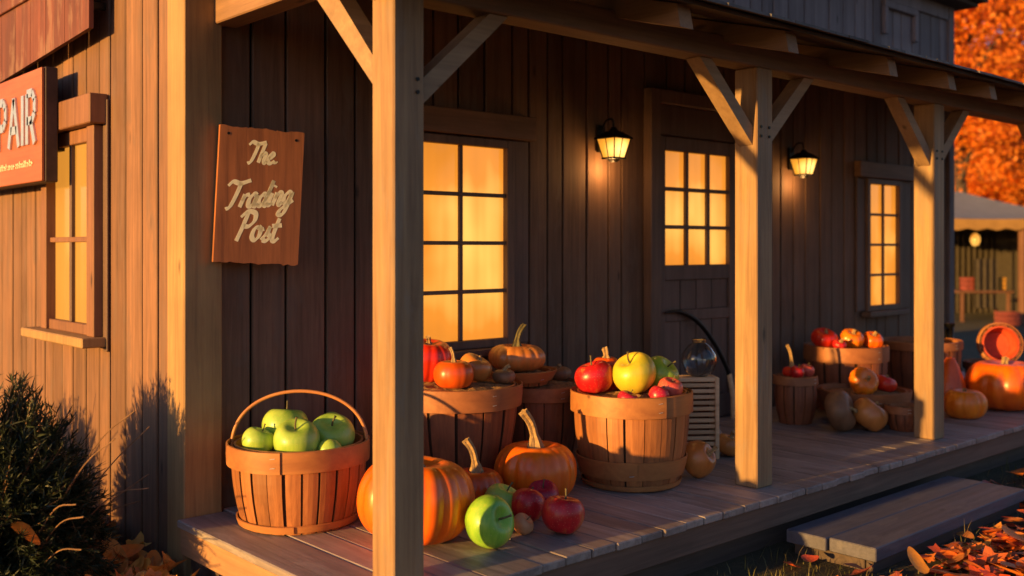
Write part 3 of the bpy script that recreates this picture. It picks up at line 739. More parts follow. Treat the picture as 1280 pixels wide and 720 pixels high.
# ------------------------------------------------------------------ baskets
def basket(loc, rt_, rb, h, label, name='bushel_basket', staves=22, dark=False, rim=.08, hoop=None, hoop2=None, fill=None, handle=0, group='wooden baskets on the porch', rot=None, rz=0, rimout=.012, overlap=.9, bulge=.02, cat='basket'):
    t = empty(name, loc, label, cat, group, rz)
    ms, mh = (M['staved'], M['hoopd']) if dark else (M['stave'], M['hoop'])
    rad = lambda z: rb+(rt_-rb)*(z/h)+bulge*math.sin(math.pi*z/h)
    s_ = MB(); obs = []
    for i in range(staves):
        a0 = 2*math.pi*i/staves; da = 2*math.pi/staves*overlap*random.uniform(.9, 1.04); a0 += random.uniform(-.01, .01)
        dr_ = random.uniform(0, .003); zs = [h*j/8 for j in range(9)]
        nw = 3; vs = []; fs = []
        for inner in (0, 1):
            for z in zs:
                for k in range(nw+1):
                    A = a0+da*k/nw; rr = rad(z)+dr_-inner*.008-(.0015 if k in (0, nw) and not inner else 0)
                    vs.append((rr*math.cos(A), rr*math.sin(A), z+.002))
        q = nw+1; o = 9*q
        for j in range(8):
            for k in range(nw):
                fs += [(j*q+k, j*q+k+1, (j+1)*q+k+1, (j+1)*q+k), (o+j*q+k, o+(j+1)*q+k, o+(j+1)*q+k+1, o+j*q+k+1)]
            fs += [(j*q, (j+1)*q, o+(j+1)*q, o+j*q), (j*q+nw, o+j*q+nw, o+(j+1)*q+nw, (j+1)*q+nw)]
        for k in range(nw): fs += [(k, o+k, o+k+1, k+1), (8*q+k, 8*q+k+1, o+8*q+k+1, o+8*q+k)]
        s_.add(vs, fs)
    obs.append(s_.build('staves', ms, t))
    li = MB(); pr = [(rad(z)-.012, z) for z in [h*j/8 for j in range(9)]]; pr2 = [(a_-.006, z) for a_, z in pr][::-1]
    li.ring(pr+pr2, 56); obs.append(li.build('stave_gap_backing', M['inner'], t, True))  # added dark sheet behind the staves, its colour stands for shade in the gaps
    bt = MB().ring([(0.001, .004), (rb-.014, .004), (rb-.014, .018), (0.001, .018)], 40); obs.append(bt.build('base', ms, t))
    def band(z0, z1, out, nm, wob=.006):
        th = .007; b2 = MB(); a_ = R(-128)-rz+random.uniform(-.5, .5); N_ = 90; vs = []; fs = []; p1, p2_ = random.uniform(0, 6), random.uniform(0, 6)
        for k in range(N_+1):
            A = a_+(2*math.pi+.28)*k/N_; g_ = out+.0085*k/N_; w_ = 1+wob*math.sin(2*A+p1); dz = wob*.5*math.sin(3*A+p2_)*rad(z1)
            for (r0_, z_) in ((rad(z0)+g_, z0), (rad(z0)+g_+th, z0+.002), (rad((z0+z1)/2)+g_+th+.001, (z0+z1)/2), (rad(z1)+g_+th, z1-.002), (rad(z1)+g_, z1)):
                vs.append((r0_*w_*math.cos(A), r0_*w_*math.sin(A), z_+dz))
        for k in range(N_):
            for q in range(5): fs.append((k*5+q, (k+1)*5+q, (k+1)*5+(q+1) % 5, k*5+(q+1) % 5))
        fs += [tuple(range(5)), tuple(N_*5+q for q in range(5))[::-1]]
        obs.append(b2.add(vs, fs).build(nm, mh, t, True))
        if z1-z0 > .05:
            Ae = a_+2*math.pi+.18; rr = rad((z0+z1)/2)+out+.0085+th+.001
            for zz in (z0+(z1-z0)*.28, z0+(z1-z0)*.7):
                c0, s0 = math.cos(Ae), math.sin(Ae)
                obs.append(MB().bar((rr*c0+s0*.012, rr*s0-c0*.012, zz), (rr*c0-s0*.012, rr*s0+c0*.012, zz+.003), .003, .003, ch=.001).build('staple', M['steel'], t))
    band(h-rim, h+.012, .005+rimout*.2, 'rim')
    ri = MB().ring([(rad(h)-.024, h-rim*.6), (rad(h)-.014, h-rim*.6), (rad(h)-.0135, h+.008), (rad(h)-.024, h+.008)], 72, wob=.003)
    obs.append(ri.build('inner_rim', mh, t, True))
    if hoop: band(hoop[0], hoop[1], .004, 'hoop')
    if hoop2: band(hoop2[0], hoop2[1], .004, 'hoop')
    if fill is not None:
        vs = []; fs = []; nr, ns = 10, 40; R0 = rad(min(fill, h))-.022
        for i in range(nr+1):
            for k in range(ns):
                a_ = 2*math.pi*k/ns; rr = R0*i/nr+.0005
                vs.append((rr*math.cos(a_), rr*math.sin(a_), fill+random.uniform(-.008, .008)+.02*(1-(i/nr)**2)))
        for i in range(nr):
            for k in range(ns): fs.append((i*ns+k, i*ns+(k+1) % ns, (i+1)*ns+(k+1) % ns, (i+1)*ns+k))
        obs.append(MB().add(vs, fs).build('straw_packing', M['lining'], t))
    if handle:
        R1 = rad(h)+.010
        P = [(R1*math.cos(a_), 0, h-.06+(handle+.06)*math.sin(a_)**.75 if math.sin(a_) > 0 else h-.06) for a_ in [math.pi*i/40 for i in range(41)]]
        P = [(p[0], .0+.03*math.sin(math.pi*i/40), p[2]) for i, p in enumerate(P)]
        obs.append(MB().tube(P, .0085, 10).build('handle', mh, t, True))
    if rot is not None:
        mt = Euler(rot).to_matrix().to_4x4()
        for o in obs: o.data.transform(mt)
        zmin = min(v.co.z for o in obs for v in o.data.vertices)
        for o in obs: o.data.transform(Matrix.Translation((0, 0, -zmin)))
    return t
# nearest basket: green apples, hoop handle
basket((2.475, 4.26, 0), .315, .265, .375, 'handled wooden basket of green apples beside the corner of the store', staves=24, rim=.088, hoop=(.010, .045), fill=.315, handle=.235, rz=R(-42), bulge=.015)
GA = 'green apples heaped in the handled basket'
for (dx, dy, r, lb, rt3, dz) in ((-.08, -.115, .108, 'green apple front left in the handled basket', (.3, -.3, 0), .298), (.12, -.095, .108, 'green apple with its dimple up, front middle of the handled basket', (R(35), 0, R(-30)), .298),
                         (-.02, .10, .112, 'green apple resting highest at the back of the handled basket', (.1, .2, 1), .335), (.225, .07, .082, 'small green apple at the right rim of the handled basket', (.9, .8, 0), .318),
                         (.03, -.22, .06, 'tiny green apple at the front rim of the handled basket', (.2, 1, 1), .295), (.10, .18, .08, 'green apple deep at the back right of the handled basket', (.2, .4, 1), .30),
                         (-.19, .05, .075, 'green apple mostly hidden at the back left of the handled basket', (.4, 0, 1), .32)):
    apple((2.475+dx, 4.26+dy, dz), r, 'greenp', lb, rot=rt3, group=GA)
# wide tub behind the post
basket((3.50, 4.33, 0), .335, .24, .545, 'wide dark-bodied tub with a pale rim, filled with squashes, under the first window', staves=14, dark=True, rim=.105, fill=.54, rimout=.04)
bpy.context.view_layer.update()
pumpkin((3.42, 4.50, .555), .155, .25, 'redp', 'bright red pumpkin in the wide tub below the window', ribs=12, depth=.08, stem=(.05, .02), rot=(.15, 0, 0))
pumpkin((3.37, 4.20, .555), .108, .165, 'oranged', 'small orange gourd with a thin upright stem at the front of the wide tub', name='gourd', cat='gourd', ribs=10, depth=.02, stem=(.085, .02, 2), srad=.010)
pumpkin((3.60, 4.30, .555), .095, .14, 'tan', 'plump tan squash in the middle of the wide tub', name='squash', cat='squash', ribs=8, depth=.03, stem=(.02, .01), rot=(.4, .3, 0))
pumpkin((3.71, 4.18, .550), .065, .085, 'brownp', 'small brown gourd at the right rim of the wide tub', name='gourd', cat='gourd', ribs=8, depth=.03, stem=(.03, .03))
# second tub with tray and tan pumpkin
basket((4.17, 4.37, 0), .265, .20, .48, 'dark tub against the wall, between the wide tub and the apple basket', staves=14, dark=True, rim=.07, fill=.475)
basket((4.03, 4.41, .495), .205, .17, .075, 'shallow round tray holding a tan pumpkin', name='round_tray', cat='tray', staves=16, rim=.05, fill=.06, bulge=0)
pumpkin((4.01, 4.41, .575), .170, .175, 'tan', 'flattened tan pumpkin with a hooked green-brown stem, on the shallow tray', ribs=16, depth=.06, stem=(.125, .07, .2), smat='stemd', srad=.018)
pumpkin((4.345, 4.40, .492), .085, .09, 'brownp', 'dark brown gourd at the right of the dark wall tub', name='gourd', cat='gourd', ribs=8, depth=.03, stem=(.02, .02))
# apple bushel
BX, BY = 4.245, 3.72
basket((BX, BY, 0), .318, .255, .50, 'full bushel basket of apples in the middle of the porch', staves=20, rim=.10, hoop=(.065, .165), hoop2=(.008, .035), fill=.475, bulge=.02, overlap=.96)
apple((BX-.155, BY+.135, .49), .108, 'redap', 'glossy red apple at the left of the full bushel basket', rot=(-.15, -.2, 0))
apple((BX-.02, BY-.04, .492), .122, 'yellowap', 'large yellow apple on top of the full bushel basket', rot=(R(25), R(-20), R(-60)))
apple((BX+.155, BY-.075, .49), .102, 'greenap', 'yellow-green apple leaning on the large yellow apple in the bushel basket', rot=(R(30), R(35), R(-30)))
apple((BX-.02, BY+.19, .46), .085, 'redap', 'red apple at the far side of the bushel basket', rot=(.4, .2, 0))
apple((BX-.215, BY-.16, .445), .055, 'crimson', 'small crimson apple at the left rim of the bushel basket', rot=(.4, .2, 0))
pumpkin((BX+.03, BY+.215, .56), .08, .13, 'oranged', 'small orange gourd with a stubby tan stem, behind the apples in the bushel basket', name='gourd', cat='gourd', ribs=10, depth=.04, stem=(.06, .02), srad=.018)
apple((BX+.07, BY-.215, .470), .068, 'pink', 'pink apple low at the front rim of the bushel basket', rot=(.4, 0, 0))
apple((BX+.235, BY+.06, .462), .072, 'pink', 'pinkish red apple at the right rim of the bushel basket', rot=(.2, .5, 0))
apple((BX-.05, BY-.235, .455), .055, 'crimson', 'small crimson apple half hidden at the front left rim of the bushel basket', rot=(.2, .5, 0))

# slatted crate on its end, squash in front
cr = empty('slatted_crate', (4.99, 3.86, 0), 'pale slatted wooden crate standing on its end by the second porch post', 'crate', rz=R(-38))
k = MB()
for i in range(12): k.box(-.128, .128, -.012, 0, .045+i*.036, .045+i*.036+.024, .003)
k.build('slats', M['crate'], cr)
MB().box(-.148, -.122, -.022, .13, 0, .50, .004).box(.122, .148, -.022, .13, 0, .50, .004).box(-.121, .121, -.02, .13, .475, .50, .004).box(-.121, .121, -.02, .13, 0, .035, .004).build('frame', M['crate'], cr)
MB().box(-.121, .121, .115, .128, .036, .474, 0).build('back_panel', M['staved'], cr)
pumpkin((4.60, 3.53, 0), .105, .17, 'tan', 'pale lumpy squash lying in front of the slatted crate', name='squash', cat='squash', ribs=7, depth=.03, stem=(.05, .03), rot=(R(60), R(20), 0), taper=.15)
pumpkin((5.22, 3.78, 0), .085, .13, 'tan', 'small tan gourd between the crate and the second porch post', name='gourd', cat='gourd', ribs=8, depth=.03, stem=(.05, .02), rot=(.3, .2, 0))
pumpkin((5.26, 3.98, 0), .11, .19, 'brownp', 'brown squash on the deck behind the small tan gourd', name='squash', cat='squash', ribs=8, depth=.03, stem=(.06, .02))
# glass jar on the crate
gj = empty('glass_jar', (4.99+.06*math.cos(R(-38))-.055*math.sin(R(38))*-1, 3.86+.03, .501), 'round clear glass jar standing on the slatted crate', 'jar')
gj.scale = (1.05, 1.05, 1.05)
pf = [(.001, 0), (.05, 0), (.085, .03), (.105, .085), (.10, .13), (.07, .175), (.04, .195), (.04, .215), (.046, .22), (.036, .22), (.034, .195), (.064, .17), (.094, .13), (.099, .085), (.08, .035), (.05, .008), (.001, .008)]
MB().ring(pf, 48).build('jar_body', M['glass'], gj, True)
# old scythe leaning at the door
sc = empty('scythe', (6.40, 4.58, 0), 'old black curved tool with a short wooden grip leaning on the door', 'farm tool')
arc = [(5.66, 4.645, .83), (5.83, 4.645, .83), (6.03, 4.64, .75), (6.22, 4.63, .58), (6.34, 4.61, .40), (6.37, 4.60, .33)]
P = spline([(p[0]-6.40, p[1]-4.58, p[2]) for p in arc], 8)
MB().tube(P, [.006+.012*min(1, i/10) for i in range(len(P))], 10).build('blade', M['iron'], sc, True)
MB().tube([(-.032, .02, .34), (-.005, .0, .16), (0, 0, .0)], [.018, .022, .024], 12).build('grip', M['crate'], sc, True)

# ------------------------------------------------------------------ far group
FX, FY = 6.58, 4.16
basket((FX, FY, 0), .142, .115, .34, 'small narrow bucket of red fruit behind the second post', name='bucket', cat='bucket', staves=12, dark=True, rim=.05, fill=.33)
apple((FX-.06, FY-.05, .335), .052, 'redap', 'left red fruit in the narrow bucket', rot=(.3, 0, 0))
apple((FX+.07, FY-.05, .335), .055, 'pink', 'right pinkish red fruit in the narrow bucket', rot=(.3, 0, 0))
pumpkin((FX+.0, FY+.03, .335), .07, .09, 'redp', 'small red gourd with a long pale hooked stem in the narrow bucket', name='gourd', cat='gourd', ribs=8, depth=.04, stem=(.17, .035, 2.6), srad=.012)
DX, DY_ = 7.50, 4.275
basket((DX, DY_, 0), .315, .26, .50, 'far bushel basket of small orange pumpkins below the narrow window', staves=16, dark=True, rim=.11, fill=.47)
MP = 'small pumpkins in the far bushel basket'
for (dx, dy, r, mm, lb) in ((-.16, .10, .105, 'redp', 'red and orange pumpkin, left in the far bushel basket'), (.0, -.05, .100, 'yelloworange', 'orange pumpkin, middle of the far bushel basket'), (.17, -.14, .085, 'orange', 'orange pumpkin, right in the far bushel basket'), (-.20, -.06, .055, 'redap', 'little red fruit at the left front of the far bushel basket')):
    pumpkin((DX+dx, DY_+dy, .48), r, r*1.45, mm, lb, ribs=10, depth=.05, stem=(.03, .01), rot=(.4, -.2, 0), group=MP)
basket((7.06, 3.88, 0), .325, .24, .225, 'low wide tub with two small pumpkins, in front of the far bushel basket', name='low_tub', cat='tub', staves=18, dark=True, rim=.075, fill=.20)
pumpkin((6.97, 3.83, .195), .112, .15, 'yelloworange', 'golden pumpkin lying on its side in the low wide tub', ribs=12, depth=.05, stem=(.03, .01), rot=(R(65), 0, R(-25)))
pumpkin((7.23, 3.80, .20), .09, .125, 'redp', 'red-orange pumpkin at the right of the low wide tub', ribs=10, depth=.04, stem=(.02, .01), rot=(.3, .2, 0))
pumpkin((6.50, 3.75, 0), .15, .20, 'brownp', 'lumpy brown squash at the left in front of the low tub', name='squash', cat='squash', ribs=7, depth=.04, stem=(.04, .03), rot=(R(75), 0, R(20)))
pumpkin((6.67, 3.62, 0), .13, .21, 'tan', 'dull tan squash beside the lumpy brown squash', name='squash', cat='squash', ribs=7, depth=.04, stem=(.03, .02), rot=(.5, .4, 0))
basket((6.90, 3.47, 0), .125, .10, .165, 'small low bowl basket right behind the third porch post', name='bowl_basket', staves=14, dark=True, rim=.04, fill=.14)
basket((8.57, 4.18, 0), .335, .27, .48, 'reddish tub below the narrow window, rightmost against the wall', name='wooden_tub', cat='tub', staves=20, dark=True, rim=.06, fill=.45)
pumpkin((7.74, 3.42, 0), .158, .245, 'yelloworange', 'small amber pumpkin at the deck edge just right of the third post', ribs=13, depth=.06, stem=(.03, .01))
pumpkin((8.10, 3.70, 0), .115, .43, 'oranged', 'tall pointed orange-red squash behind the small amber pumpkin', name='squash', cat='squash', ribs=6, depth=.02, stem=None, taper=.45, sq=1.15)
pumpkin((8.44, 3.41, 0), .315, .44, 'orange', 'huge orange pumpkin at the far right end of the deck', ribs=16, depth=.05, stem=(.06, .03))
basket((9.22, 3.80, 0), .25, .20, .27, 'low tub behind the huge pumpkin', name='low_tub', cat='tub', staves=16, dark=True, rim=.05, fill=.255)
tbk = basket((9.20, 3.80, .272), .165, .13, .18, 'small red-lined basket tipped on its side on the tub behind the huge pumpkin', name='tipped_basket', staves=16, rim=.035, rot=(R(80), 0, R(-52)))
for ch in tbk.children:
    if ch.name.startswith(('stave_gap_backing', 'base', 'inner_rim')): ch.data.materials.clear(); ch.data.materials.append(M['redin'])
jg = empty('stoneware_jug', (9.0, 4.12, 0), 'tall black narrow-necked jug behind the huge pumpkin', 'jug')
MB().ring([(.001, 0), (.085, 0), (.10, .05), (.10, .28), (.07, .38), (.035, .44), (.035, .58), (.05, .60), (.05, .62), (.001, .62)], 36).build('jug_body', M['iron'], jg, True)
MB().tube(spline([(-.03, 0, .57), (-.11, 0, .57), (-.12, 0, .46), (-.07, 0, .40)]), .012, 10).build('handle', M['iron'], jg, True)

# ------------------------------------------------------------------ fallen leaves
def leaf_shape(s, lobes=5):
    pts = []; n_ = lobes*4
    for i in range(n_):
        a_ = 2*math.pi*i/n_; k = (i % 4)
        rr = {0: 1.0, 1: .80, 2: .66, 3: .80}[k]*random.uniform(.85, 1.12)*(1.15 if math.cos(a_) > .3 else .85)
        pts.append((math.cos(a_)*rr*s, math.sin(a_)*rr*s*.85))
    return pts
def oval_shape(s):
    n_ = 14; w = random.uniform(.4, .6)
    return [(math.cos(2*math.pi*i/n_)*s, math.sin(2*math.pi*i/n_)*s*w*(1-.35*math.cos(2*math.pi*i/n_))*random.uniform(.9, 1.1)) for i in range(n_)]
def add_leaf(mb, p, s, tilt=.3, curl=.4, lobed=.45):
    sh_ = leaf_shape(s) if random.random() < lobed else oval_shape(s)
    mt = Euler((random.uniform(-tilt, tilt), random.uniform(-tilt, tilt), random.uniform(0, 6.28))).to_matrix()
    cu = random.uniform(-.3, curl)/s; cv = random.uniform(0, curl)/s
    def f(x, y, dz=0): return Vector(p)+mt @ Vector((x, y, cu*x*x*.5+cv*y*y+dz))
    n_ = len(sh_)
    vs = [f(0, 0)]+[f(q[0]*.5, q[1]*.5) for q in sh_]+[f(q[0], q[1]) for q in sh_]
    fs = [(0, 1+i, 1+(i+1) % n_) for i in range(n_)]+[(1+i, 1+n_+i, 1+n_+(i+1) % n_, 1+(i+1) % n_) for i in range(n_)]
    mb.add(vs, fs)
lf = MB()
for _ in range(3600):
    X = random.uniform(4.2, 10.5); Y = random.triangular(-.3, 2.95, 2.1)
    if 4.55 < X < 6.5 and Y > 2.42: continue
    if X < 4.9 and random.random() < .6: continue
    add_leaf(lf, (X, Y, G0+random.uniform(.01, .06)), random.uniform(.035, .095), .38, .5)
tag(lf.build('leaf_litter', M['litter']), label='red and orange leaf litter in front of the porch step', cat='leaf litter', kind='stuff')
lf = MB()
for _ in range(800):
    add_leaf(lf, (random.triangular(.6, 2.06, 1.9), random.uniform(3.3, 6.0), G0+random.uniform(.01, .08)), random.uniform(.05, .10), .7, 1.1)
tag(lf.build('leaf_litter', M['litterl']), label='tan fallen leaves along the foot of the sunlit side wall', cat='leaf litter', kind='stuff')
def big_leaf(loc, s, m_, label, rot=(.1, .1, 0), curl=.3):
    o_ = MB(); add_leaf(o_, (0, 0, 0), s, 0, curl, 0)
    o = o_.build('fallen_leaf', M[m_]); o.location = loc; o.rotation_euler = rot
    tag(o, label, 'leaf', 'large fallen leaves')
big_leaf((4.62, 2.27, G0+.12), .095, 'leafy', 'large amber leaf at the near front corner of the step', (.35, -.3, .4))
big_leaf((4.86, 1.92, G0+.09), .13, 'leafo', 'largest bright orange leaf lying in the red litter', (.25, -.3, 2.0))
big_leaf((5.5, 2.18, G0+.09), .10, 'leafo', 'orange leaf in front of the middle of the step', (.3, -.2, 1.0))
big_leaf((5.1, 2.25, G0+.08), .07, 'leafr', 'red leaf close to the front of the step', (.3, -.1, 2.4))
big_leaf((3.65, 2.55, G0+.09), .10, 'leafy', 'amber leaf in the dry grass below the deck edge', (.3, -.3, .2))
big_leaf((1.93, 4.98, G0+.09), .085, 'leafo', 'curled orange leaf standing against the side wall', (.2, -.5, .6), 1.1)
big_leaf((1.33, 4.52, .10), .075, 'leafo', 'orange leaf caught on the front of the dark bush', (.8, -.2, .5))

# ------------------------------------------------------------------ grass
def blades(mb, X, Y, h, w, lean):
    a_ = random.uniform(0, 6.28); dx, dy = math.cos(a_), math.sin(a_); wx, wy = -dy*w, dx*w; L = lean*h
    vs = [(X-wx, Y-wy, G0-.005), (X+wx, Y+wy, G0-.005), (X+wx*.7+dx*L*.4, Y+wy*.7+dy*L*.4, G0+h*.6), (X-wx*.7+dx*L*.4, Y-wy*.7+dy*L*.4, G0+h*.6), (X+dx*L, Y+dy*L, G0+h)]
    mb.add(vs, [(0, 1, 2, 3), (3, 2, 4)])
gr = MB()
for _ in range(5200):
    X = random.uniform(2.4, 11.5); Y = random.triangular(-.8, 3.06, 2.7)
    if 4.6 < X < 6.45 and Y > 2.44: continue
    cl = math.sin(X*5.1+math.sin(Y*7))*math.sin(Y*6.3+X)
    blades(gr, X, Y, random.uniform(.02, .065)*(1.2+cl*.8), random.uniform(.0018, .0035), random.uniform(.2, .9))
for _ in range(3500):
    X = random.uniform(.2, 2.04); Y = random.uniform(3.0, 7.0)
    blades(gr, X, Y, random.uniform(.04, .14), random.uniform(.002, .004), random.uniform(.2, .9))
tag(gr.build('grass', M['grass']), label='thin dry grass growing round the porch', cat='grass', kind='stuff')

# ------------------------------------------------------------------ the dark bush by the side wall
def needle_bush(loc, rx, ry, h, label, nb=1250):
    t = empty('juniper_bush', loc, label, 'bush'); tw = MB(); nd = MB()
    for i in range(nb):
        a_ = random.uniform(0, 6.28); el = math.asin(random.uniform(.02, 1)); ln = random.uniform(.80, 1.0)
        tip = Vector((math.cos(a_)*math.cos(el)*rx*ln, math.sin(a_)*math.cos(el)*ry*ln, math.sin(el)*h*ln+.04))
        base = Vector((tip.x*.15, tip.y*.15, .02)); mid = (base+tip)/2+Vector((0, 0, .10*h))
        P = spline([base, mid, tip+Vector((0, 0, random.uniform(-.08, .02)))], 6)
        if i % 3 == 0: tw.tube(P, [.008*(1-j/len(P))+.0015 for j in range(len(P))], 5)
        for j in range(3, len(P)):
            for q in range(9):
                f_ = random.random(); p = P[j-1].lerp(P[j], f_); d_ = (P[j]-P[j-1]).normalized()
                out = (d_+Vector((random.gauss(0, .6), random.gauss(0, .6), random.gauss(.15, .5)))).normalized()
                L = random.uniform(.025, .065)*(1.5 if random.random() < .08 else 1); w = Vector((random.gauss(0, 1), random.gauss(0, 1), random.gauss(0, 1))).cross(out).normalized()*random.uniform(.002, .0035)
                nd.add([p-w, p+w, p+out*L*.6+w*.8, p+out*L, p+out*L*.6-w*.8], [(0, 1, 2, 3, 4)])
    for _ in range(16):      # dry bare twigs reaching out
        a_ = random.uniform(-2.6, .4); tip = Vector((math.cos(a_)*rx*1.1, math.sin(a_)*ry*1.1, random.uniform(.15, .8)*h))
        P = spline([tip*.55, tip*.85+Vector((0, 0, .05)), tip*1.1+Vector((0, 0, random.uniform(-.05, .1)))], 5); tw.tube(P, [.005]*3+[.003]*(len(P)-3), 5)
    tw.build('stems', M['twig'], t); nd.build('foliage', M['juniper'], t)
needle_bush((1.32, 5.05, G0), .56, .66, 1.02, 'dark spiky juniper bush at the foot of the sunlit side wall')
needle_bush((1.15, 6.3, G0), .6, .6, .85, 'dark bush behind the spiky one, at the left edge of the photo', 260)

# ------------------------------------------------------------------ market tent far behind
TX, TY = 22.95, 10.3
tn = empty('market_tent', (TX, TY, G0), 'grey-roofed market tent beyond the porch, in front of the orange trees', 'tent', rz=R(-42))
hw, ez, pz_ = 1.85, 2.24, 2.86
vs = []; fs = []; cv = MB(); n_ = 8
corners = [(-hw, -hw), (hw, -hw), (hw, hw), (-hw, hw)]
for s_ in range(4):
    a_, c_ = corners[s_], corners[(s_+1) % 4]; base_ = len(vs)
    for i in range(n_+1):
        f_ = i/n_; z = ez+(pz_-ez)*(f_**1.25)
        for k in range(n_+1):
            g = k/n_; vs.append(((a_[0]+(c_[0]-a_[0])*g)*(1-f_*.98), (a_[1]+(c_[1]-a_[1])*g)*(1-f_*.98), z-.05*math.sin(math.pi*g)*(1-f_)))
    for i in range(n_):
        for k in range(n_): fs.append((base_+i*(n_+1)+k, base_+i*(n_+1)+k+1, base_+(i+1)*(n_+1)+k+1, base_+(i+1)*(n_+1)+k))
cv.add(vs, fs); cv.build('canopy', M['canvas'], tn, True)
vl = MB()
for s_ in range(4):
    a_, c_ = corners[s_], corners[(s_+1) % 4]
    for k in range(9):
        p = [(a_[0]+(c_[0]-a_[0])*g, a_[1]+(c_[1]-a_[1])*g, ez-.05*math.sin(math.pi*g)-.003) for g in (k/9, (k+1)/9)]
        vl.add([p[0], p[1], (p[1][0], p[1][1], ez-.24), ((p[0][0]+p[1][0])/2, (p[0][1]+p[1][1])/2, ez-.29), (p[0][0], p[0][1], ez-.24)], [(0, 1, 2, 3, 4)])
vl.build('valance', M['valance'], tn)
for (x, y) in corners+[(.62, -hw+.1)]: MB().tube([(x*.98, y*.98, 0), (x*.98, y*.98, ez-.04)], .04 if x != .62 else .09, 10).build('pole', M['bootht'], tn)
def drape(x0, y0, x1, y1, z0, z1, m_, nm):
    d_ = MB(); N_ = 60; L = math.hypot(x1-x0, y1-y0); nx, ny = -(y1-y0)/L, (x1-x0)/L; vs = []
    for i in range(N_+1):
        f_ = i/N_; o_ = .04*math.sin(f_*L*45)
        for z in (z0, z1): vs.append((x0+(x1-x0)*f_+nx*o_, y0+(y1-y0)*f_+ny*o_, z))
    d_.add(vs, [(2*i, 2*i+2, 2*i+3, 2*i+1) for i in range(N_)]); return d_.build(nm, m_, tn, True)
drape(.80, -hw+.15, 1.38, -hw+.15, .0, 1.95, M['drape'], 'curtain'); drape(-.25, -hw+.5, .25, -hw+.5, .3, 1.35, M['drape'], 'curtain')
drape(-1.7, hw-.1, 1.2, hw-.1, .0, .75, M['drape'], 'back_curtain'); drape(.1, hw-.14, 1.75, hw-.14, .0, 2.0, M['drape'], 'back_curtain'); drape(hw-.1, -hw+.4, hw-.1, hw-.2, .0, 2.0, M['drape'], 'side_curtain')
def at_tent(x, y, z=0): q = Matrix.Rotation(R(-42), 3, 'Z') @ Vector((x, y, z)); return (TX+q.x, TY+q.y, G0+z)
lp = empty('hanging_lamp', at_tent(-.02, -.9, 1.62), 'round glowing lamp hanging under the market tent roof', 'lamp')
MB().ring([(.001, 0), (.10, .03), (.15, .12), (.13, .22), (.05, .28), (.001, .28)], 24).build('globe', M['pane'], lp, True)
lp.scale = (.7, .7, 1)
MB().tube([(0, 0, .281), (0, 0, .60)], .008, 6).build('cord', M['iron'], lp)
tb = empty('market_table', at_tent(.0, -1.1), 'plank table inside the market tent', 'table', rz=R(-42))
MB().box(-.6, .55, -.35, .35, .62, .67).build('table_top', M['bootht'], tb)
for sx in (-.52, .47):
    for sy in (-.28, .28): MB().box(sx-.03, sx+.03, sy-.03, sy+.03, 0, .619).build('leg', M['bootht'], tb)
M['redbox'] = plain('red painted crate', (.22, .045, .03), .7)
M['yelbox'] = plain('yellow painted crate', (.55, .28, .04), .6)
for x, y, z, m_, lb in ((-.2, -1.15, .671, 'redbox', 'red crate on the table inside the market tent'), (.28, -1.1, .671, 'yelbox', 'yellow crate on the table inside the market tent'), (.0, -2.3, 0, 'redbox', 'red crate on the ground in front of the market tent')):
    c_ = empty('produce_crate', at_tent(x, y, z), lb, 'crate', rz=R(-42+random.uniform(-8, 8)))
    sl_ = MB()
    for zz in (.02, .11, .20):
        sl_.box(-.2, .2, -.15, -.135, zz, zz+.075, .003).box(-.2, .2, .135, .15, zz, zz+.075, .003).box(-.2, -.185, -.134, .134, zz, zz+.075, .003).box(.185, .2, -.134, .134, zz, zz+.075, .003)
    sl_.build('slats', M[m_], c_); MB().box(-.184, .184, -.134, .134, 0, .018, .002).build('base', M[m_], c_)

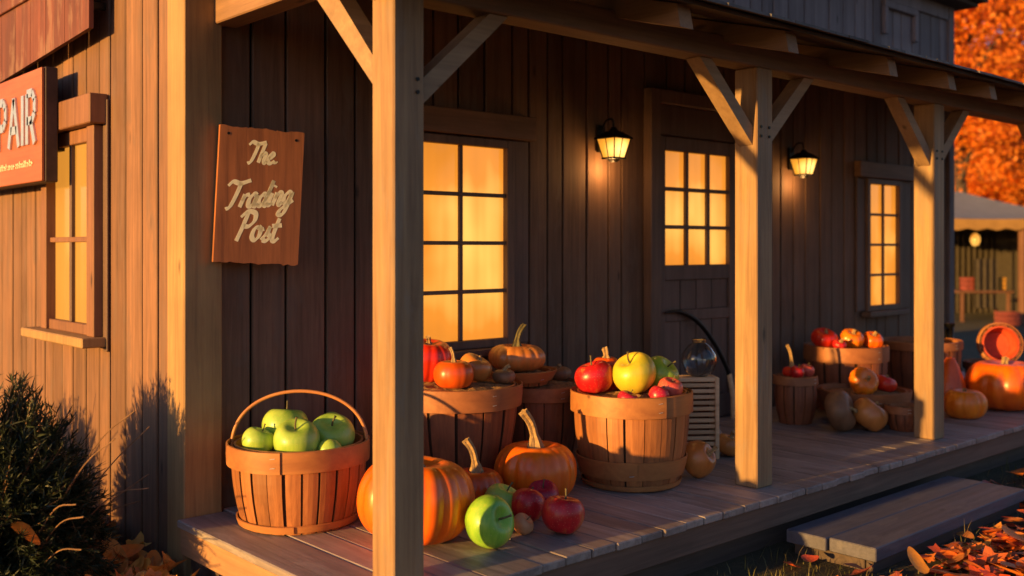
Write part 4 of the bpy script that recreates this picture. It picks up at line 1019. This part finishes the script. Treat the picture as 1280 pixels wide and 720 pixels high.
# ------------------------------------------------------------------ autumn trees
def tree_mesh(H, cr_, low, nl, ls, seed):
    rs = random.Random(seed); tr = MB(); tips = []
    tr.tube(spline([(0, 0, -.1), (.15, .1, H*.3), (-.1, .15, H*.6), (.1, 0, H*.92)], 5), [.30-.25*i/15 for i in range(16)], 10)
    for i in range(20):
        z = H*rs.uniform(low*.8, .85); a_ = rs.uniform(0, 6.28); L = cr_*rs.uniform(.5, 1)*(1-.45*max(0, z/H-.5)*2)
        p0 = Vector((0, .1, z*.85)); p2 = Vector((math.cos(a_)*L, math.sin(a_)*L, z+L*.35)); p1 = (p0+p2)/2+Vector((0, 0, .25*L))
        P = spline([p0, p1, p2], 4); tr.tube(P, [.10*(1-j/len(P))+.02 for j in range(len(P))], 6); tips += [P[-1], P[-3], P[len(P)//2]]
    cl = []
    for p in tips: cl += [p+Vector((rs.gauss(0, .6), rs.gauss(0, .6), rs.gauss(0, .6))) for _ in range(2)]
    for _ in range(30):
        a_ = rs.uniform(0, 6.28); u = rs.uniform(-1, 1); k = (1-u*u)**.5
        zc = H*(low+1)/2; hz = H*(1-low)/2
        cl.append(Vector((math.cos(a_)*k*cr_*.85, math.sin(a_)*k*cr_*.85, zc+u*hz*.9)))
    r_ = np.random.default_rng(seed); cl = np.array([tuple(c) for c in cl])
    cen = cl[r_.integers(0, len(cl), nl)]+r_.normal(0, .55, (nl, 3))*np.array([1, 1, .7])
    u = r_.normal(size=(nl, 3)); u /= np.linalg.norm(u, axis=1)[:, None]
    w = np.cross(u, r_.normal(size=(nl, 3))); w /= np.linalg.norm(w, axis=1)[:, None]
    s_ = (ls*r_.uniform(.6, 1.3, nl))[:, None]
    V = np.stack([cen-u*s_, cen+w*s_*.6, cen+u*s_, cen-w*s_*.6], 1).reshape(-1, 3)
    me = bpy.data.meshes.new('crown'); me.vertices.add(nl*4); me.vertices.foreach_set('co', V.ravel())
    me.loops.add(nl*4); me.loops.foreach_set('vertex_index', np.arange(nl*4, dtype=np.int32))
    me.polygons.add(nl); me.polygons.foreach_set('loop_start', np.arange(0, nl*4, 4, dtype=np.int32)); me.polygons.foreach_set('loop_total', np.full(nl, 4, dtype=np.int32))
    me.update(); me.validate()
    return tr.mesh('trunk'), me
def tree_kind(H, cr_, low, nl, ls, seed, m_):
    tm, cm = tree_mesh(H, cr_, low, nl, ls, seed); tm.materials.append(M['bark']); cm.materials.append(M[m_])
    return tm, cm
K = [tree_kind(17, 5.2, .12, 34000, .13, 1, 'tree1'), tree_kind(15, 5.0, .10, 32000, .13, 2, 'tree1'), tree_kind(14, 4.8, .08, 30000, .12, 3, 'tree2'), tree_kind(13, 4.2, .42, 20000, .10, 4, 'tree1')]
hx, hy, rx_, ry_ = .6695, .7428, .7428, -.6695
def spot(d, ratio): return (hx*d+rx_*d*ratio, hy*d+ry_*d*ratio)
spots = [(62, .40, 0, 0), (64, .465, 1, 1.2), (60, .525, 2, 2.0), (66, .59, 0, 3.1), (63, .33, 1, 4), (78, .43, 0, .6), (80, .50, 1, 5), (79, .57, 0, 2.7),
         (38, .445, 3, 0), (41, .53, 3, 2.2), (95, .46, 0, 1), (97, .53, 1, 3), (84, .64, 1, 1.5), (70, .27, 2, 1.1), (55, .66, 2, 4.1)]
labs = ['tall orange tree behind the tent, far left of the row', 'broad orange tree right behind the market tent', 'golden-leaved tree right of the market tent', 'tall orange tree near the right edge of the photo',
        'orange tree hidden behind the store end', 'orange tree in the second row, left of the tent', 'orange tree in the second row, above the tent', 'orange tree in the second row, right of the tent',
        'nearer orange tree with a high crown, left one by the store end', 'nearer orange tree with a high crown, right edge of the photo', 'most distant orange tree above the tent', 'most distant orange tree to the right',
        'orange tree beyond the right edge of the deck', 'golden tree behind the store', 'golden tree at the far right, past the huge pumpkin']
for (d_, ra, k, rz), lb in zip(spots, labs):
    x, y = spot(d_, ra); t = empty('autumn_tree', (x, y, G0), lb, 'tree', 'autumn trees behind the porch', rz)
    for nm, me in zip(('trunk', 'crown'), K[k]):
        o = bpy.data.objects.new(nm, me); C.objects.link(o); o.parent = t
